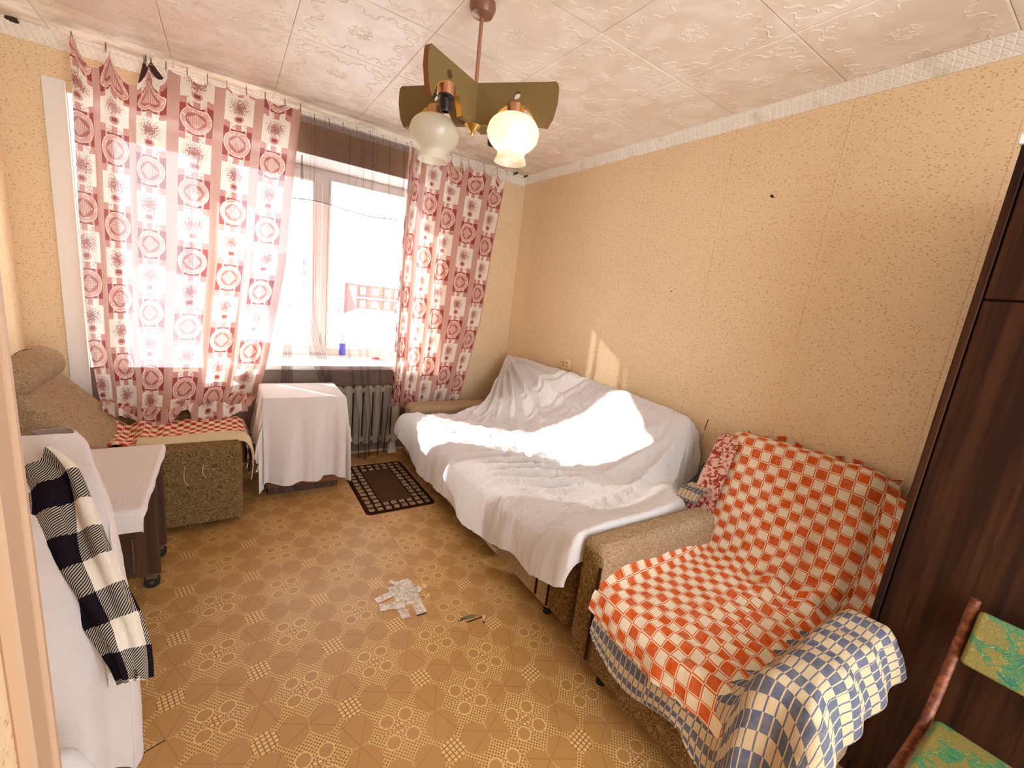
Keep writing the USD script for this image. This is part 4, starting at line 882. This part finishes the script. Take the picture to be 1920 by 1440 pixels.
# plaid: centre line and half width in the picture, a little in front of the drape
cl = [(60, 868, 48, 1.665), (95, 905, 60, 1.60), (118, 975, 66, 1.52), (150, 1050, 62, 1.435), (190, 1120, 52, 1.375), (225, 1180, 46, 1.335), (248, 1240, 36, 1.305), (256, 1276, 30, 1.295)]
cc = []
for k, (px, py, hw, yd) in enumerate(cl):
    a = cl[max(k - 1, 0)]; b = cl[min(k + 1, len(cl) - 1)]; t = np.array([b[0] - a[0], b[1] - a[1]], float); t /= np.linalg.norm(t); nrm = np.array([t[1], -t[0]])
    cc.append([on_y(px + nrm[0] * hw * q, py + nrm[1] * hw * q, yd - .045 + (.03 if abs(q) == 1.1 else -.006 * math.sin(7 * q + k)) - (.0 if q > 0 else .012) ) for q in (-1.1, -.75, -.35, 0, .35, .75, 1.1)])
def plf(P, nu, nv): w = np.linspace(0, 1, nv)[None, :]; q = np.linspace(0, 1, nu)[:, None]; return .011 * np.sin(w * 17 + 2 * q) * (1 - .6 * q)
blanket('plaid_throw', cc, 140, 70, BUFFALO, 'black and white plaid throw hanging over the white drape at the left', 'blanket', .006, 131, (.02, .03), .006, (.5, -.8, .2), extra=plf, rot=.12)
q = [on_y(x, y, 1.33) for x, y in ((222, 1232), (226, 1255), (228, 1275))]
single('fleece_fringe', join(*[tube(bent([p, p + np.array([-.012, -.01, .004 * (k % 3)]), p + np.array([-.022, -.012, -.006 + .006 * (k % 4)])], 3), .0022, 4) for k, p in enumerate(q[0] + (q[2] - q[0]) * t for t in np.linspace(0, 1, 30))]), plain('white_fringe', srgb(240, 232, 222), 0.9), 'white fluffy fringe peeping out below the plaid throw', 'fringe', kind='stuff')
c = on_y(105, 1468, 1.02); single('white_cushion', softpts([(c[0] - .05, c[1], c[2] - .06), (c[0] + .03, c[1], c[2] - .06), (c[0] - .01, c[1] + .03, c[2] - .01), (c[0], c[1], .05)], .045, 18), SHEET, 'rounded white cloth bundle on the floor at the bottom left', 'bundle', 40)

# ------------------------------------------------------------------ socket, nail, marks
c = on_x(1065, 683, XR - .001); so = thing('wall_socket', 'ivory double socket on the right wall above the sofa', 'socket', (XR, c[1], c[2]))
part(so, 'cover_plate', box(XR - .028, XR - .0005, c[1] - .042, c[1] + .042, c[2] - .042, c[2] + .042, .005), IVORY, 20)
for k, dy in enumerate((.020, -.018)):
    rg = part(so, 'socket_ring', tube([(XR - .0285, c[1] + dy + .0125 * math.cos(a), c[2] + .018 * math.sin(a)) for a in np.linspace(-2.2 + math.pi * 0 , 2.2, 22)], .0022, 6), plain('socket_groove', srgb(150, 106, 60), 0.5) if k == 0 else '/World/Looks/socket_groove')
    for dz in (.0125, -.0125): part(rg, 'pin_hole', rod((XR - .0292, c[1] + dy - .006, c[2] + dz), (XR - .026, c[1] + dy - .006, c[2] + dz), .0036, 12), HOLE)
c = on_x(1450, 370, XR - .001); single('nail', join(rod((XR - .018, c[1], c[2] + .003), (XR, c[1], c[2]), .0035), rod((XR - .020, c[1], c[2] + .0032), (XR - .017, c[1], c[2] + .003), .0065)), RUBBER, 'small dark nail high on the bare right wall', 'nail')
c = on_x(1260, 547, XR - .001); single('nail', join(rod((XR - .010, c[1], c[2] + .002), (XR, c[1], c[2]), .002), rod((XR - .012, c[1], c[2] + .002), (XR - .010, c[1], c[2] + .002), .0035)), RUBBER, 'tiny nail in the right wall between the nail above and the sofa', 'nail')
c = on_x(1325, 795, XR - .001); single('wall_crack', tube(bent([(XR - .001, c[1] - .004, c[2] + .03), (XR - .0015, c[1], c[2]), (XR - .001, c[1] + .006, c[2] - .04)], 4), .0022, 5), DIRT, 'small dark tear in the wallpaper joint above the sofa end', 'tear')
# tape patch and torn lino
tp_ = thing('tape_patch', 'crossing strips of clear tape stuck over the worn floor', 'tape', (.67, 1.69, 0))
def strip(a, b, w, k):
    a, b = np.array(a), np.array(b); n_ = 9; t = np.linspace(0, 1, n_); d = (b - a)[:2]; L = np.linalg.norm(d); d = d / L; nn = np.array([-d[1], d[0]]); rg = random.Random(k)
    v = []
    for i, q in enumerate(t):
        p = a[:2] + d * L * q
        for s_ in (-1, 1): e = w / 2 * s_ + rg.uniform(-.004, .004); v.append((p[0] + nn[0] * e, p[1] + nn[1] * e, .0012 + .0004 * k + rg.uniform(0, .0022)))
    v = np.array(v); f = np.array([q for i in range(n_ - 1) for q in ((2 * i, 2 * i + 1, 2 * i + 3), (2 * i, 2 * i + 3, 2 * i + 2))]); f = f if np.cross(v[f[0][1]] - v[f[0][0]], v[f[0][2]] - v[f[0][0]])[2] > 0 else f[:, ::-1]
    k_ = len(v); return np.vstack([v, v - [0, 0, .0006]]), np.vstack([f, f[:, ::-1] + k_])
Z0 = lambda px, py: on_z(px, py, 0)
for k, (a, b, w) in enumerate((((705, 1128), (765, 1100), .035), ((760, 1090), (792, 1150), .050), ((735, 1100), (765, 1135), .060), ((712, 1140), (752, 1135), .045), ((748, 1135), (762, 1160), .040), ((730, 1092), (790, 1108), .030), ((757, 1088), (768, 1110), .05))):
    part(tp_, 'tape_strip', strip(Z0(*a), Z0(*b), w, k), TAPE, False)
for k, (px, py) in enumerate(((793, 1098), (803, 1117), (797, 1100))):
    c = Z0(px, py); part(tp_, 'scrap', hull([(c[0] + x, c[1] + y, z) for x, y, z in ((-.012, 0, 0), (.011, .006, .001), (.0, -.013, 0), (.004, .012, .006))]), TORN, False)
c = Z0(791, 1152); part(tp_, 'dark_edge', box(c[0] - .022, c[0] + .022, c[1] - .003, c[1] + .003, 0, .004, .001), DIRT, 20)
tn = thing('torn_patch', 'torn patch of linoleum with a lifted flap, right of the tape', 'tear', tuple(Z0(885, 1160)))
def flat(pts, z0, z1): return hull([(*Z0(x, y)[:2], z) for x, y in pts for z in (z0, z1)])
part(tn, 'bare_patch', flat(((862, 1160), (880, 1152), (895, 1153), (890, 1158), (872, 1162)), 0, .0012), plain('scuffed_floor', srgb(120, 104, 76), 0.8), 20)
part(tn, 'slit', flat(((874, 1166), (906, 1155), (907, 1157), (876, 1168)), 0, .0016), DIRT, 20); part(tn, 'slit', flat(((858, 1166), (866, 1161), (876, 1158), (868, 1163)), 0, .0016), DIRT, 20)
c0, c1, c2 = Z0(903, 1155), Z0(910, 1156), Z0(908, 1168); part(tn, 'lifted_flap', hull([c0, c1 + [0, 0, .012], c2, c2 + [0, 0, .002], c0 + [0, 0, .002]]), TORN, False); part(tn, 'hole', flat(((905, 1160), (910, 1160), (909, 1169), (906, 1168)), 0, .0018), DIRT, 20)
for k, (a, b) in enumerate((((270, 1412), (310, 1388)), ((912, 1290), (920, 1278)))):
    single('floor_scratch', tube([Z0(*a) + [0, 0, .0008], (Z0(*a) + Z0(*b)) / 2 + [.004, .002, .0008], Z0(*b) + [0, 0, .0008]], .0016, 5), DIRT if k == 0 else TORN, ('dark curved crack in the linoleum near the white drape', 'pale nick in the linoleum along the joint')[k], 'scratch')

# ------------------------------------------------------------------ ceiling lamp
LX, LY = .822, 1.684; ZT, ZB_ = 2.231, 2.082
lp = thing('ceiling_lamp', 'pendant lamp of brown boards with frosted shades, one of them lit', 'lamp', (LX, LY, ZC))
part(lp, 'canopy', lathe([(0, 0), (.048, 0), (.050, -.02), (.040, -.042), (.012, -.052), (0, -.052)], (LX, LY, ZC)), plain('canopy_copper', srgb(138, 96, 74), 0.4, metallic=0.3), 40)
part(lp, 'rod', rod((LX, LY, ZT - .02), (LX, LY, ZC - .045), .0075), plain('rod_copper', srgb(170, 122, 92), 0.35, metallic=0.4))
part(lp, 'hub', rod((LX, LY, ZB_ - .004), (LX, LY, ZT), .016, 8), MDF, 30)
part(lp, 'finial', lathe([(0, -.040), (.006, -.038), (.0085, -.031), (.006, -.025), (.010, -.020), (.030, -.004), (.033, 0), (0, 0)], (LX, LY, ZB_)), BRASS, 40)
def board(L):                                    # profile in (radial, z)
    a = .17; q = Polygon([(0.006, ZT - .002), (L - .012, ZT), (L - .004, ZT - .006), (L - .001, ZT - .02), (L, (ZT + ZB_) / 2 + .01), (L - .012, ZB_ + .028), (L - .03, ZB_ - .004), (L - .055, ZB_), (.006, ZB_)])
    return q.difference(Point(a, ZB_ - .012).buffer(.088, 16)).difference(Point(a + .002, ZT - .045).buffer(.0145, 10))
BOARD_OF = {}
for k, (deg, L, shade, lit) in enumerate(((-48.2, .330, True, True), (127.0, .343, True, False), (206.5, .285, False, False), (32.0, .290, False, False))):
    an = math.radians(deg); X = np.array([math.cos(an), math.sin(an), 0]); Yv = np.array([-math.sin(an), math.cos(an), 0]); M = frame((LX, LY, 0), X, (0, 0, 1), -Yv)
    th_ = .022; v, f = sweep_poly(board(L), th_); bd = part(lp, 'board', place((v - [0, 0, th_ / 2], f), M), MDF, False)
    arc = [(.17 + .0875 * math.cos(a), ZB_ - .012 + .0875 * math.sin(a), 0) for a in np.linspace(.14, math.pi - .14, 30)]
    sec = Point(0, 0)
    strip_ = np.array([[(x, z, s_) for s_ in (-th_ / 2 - .0015, th_ / 2 + .0015)] for x, z, _ in arc]); inn = np.array([[(.17 + (x - .17) * .955, ZB_ - .012 + (z - ZB_ + .012) * .955, s_) for s_ in (-th_ / 2 - .0015, th_ / 2 + .0015)] for x, z, _ in arc])
    ring = np.stack([strip_[:, 0], strip_[:, 1], inn[:, 1], inn[:, 0]], 1); n_ = len(ring); vv_ = ring.reshape(-1, 3); ff = []
    for i in range(n_ - 1):
        for c_ in range(4): d_ = (c_ + 1) % 4; ff += [(i * 4 + c_, i * 4 + d_, i * 4 + 4 + d_), (i * 4 + c_, i * 4 + 4 + d_, i * 4 + 4 + c_)]
    part(bd, 'arch_trim', place((vv_, np.array(ff)), M), BRASS, 30)
    part(bd, 'end_edge', place((lambda q: (q[0] - [0, 0, th_ * .48], q[1]))(sweep_poly(board(L).intersection(sbox(L - .030, ZB_ - .02, L + .1, ZT + .1)).buffer(.0008), th_ * .96)), M), MDF_EDGE, False)
    c = np.array([LX, LY, 0]) + X * .17; zc = ZB_ + .074
    part(bd, 'socket_cap', lathe([(0, 0), (.032, 0), (.033, -.004), (.033, -.038), (.028, -.042), (0, -.042)], (c[0], c[1], zc), 24), COPPER, 40)
    if not shade: part(bd, 'lamp_holder', lathe([(0, -.040), (.031, -.040), (.031, -.046), (.022, -.050), (.021, -.082), (.018, -.090), (.012, -.090), (.012, -.070), (0, -.070)], (c[0], c[1], zc), 24), BAKELITE, 40)
    else:
        pr_ = [(.030, -.034), (.055, -.040), (.080, -.054), (.096, -.076), (.101, -.100), (.096, -.122), (.080, -.145), (.062, -.160), (.054, -.168), (.053, -.176), (.057, -.190), (.064, -.205)]
        p_ = bent([(r_, 0, z_) for r_, z_ in pr_], 3); pr_ = [(q[0], q[2]) for q in p_] + [(q[0] - .003, q[2]) for q in p_[::-1]]
        part(bd, 'glass_shade', lathe(pr_, (c[0], c[1], zc), 40), OPAL, 60, label='frosted glass shade, lit from within' if lit else 'frosted glass shade, unlit')
        bz = zc - .125
        bl = part(bd, 'light_bulb', lathe([(0, .062), (.013, .060), (.013, .035), (.020, .022), (.029, .004), (.030, -.008), (.024, -.022), (.012, -.030), (0, -.032)], (c[0], c[1], bz), 20), glow('bulb_glow', (1.0, .86, .60), BULB_POWER) if lit else plain('bulb_glass', srgb(230, 230, 226), 0.2), 60)
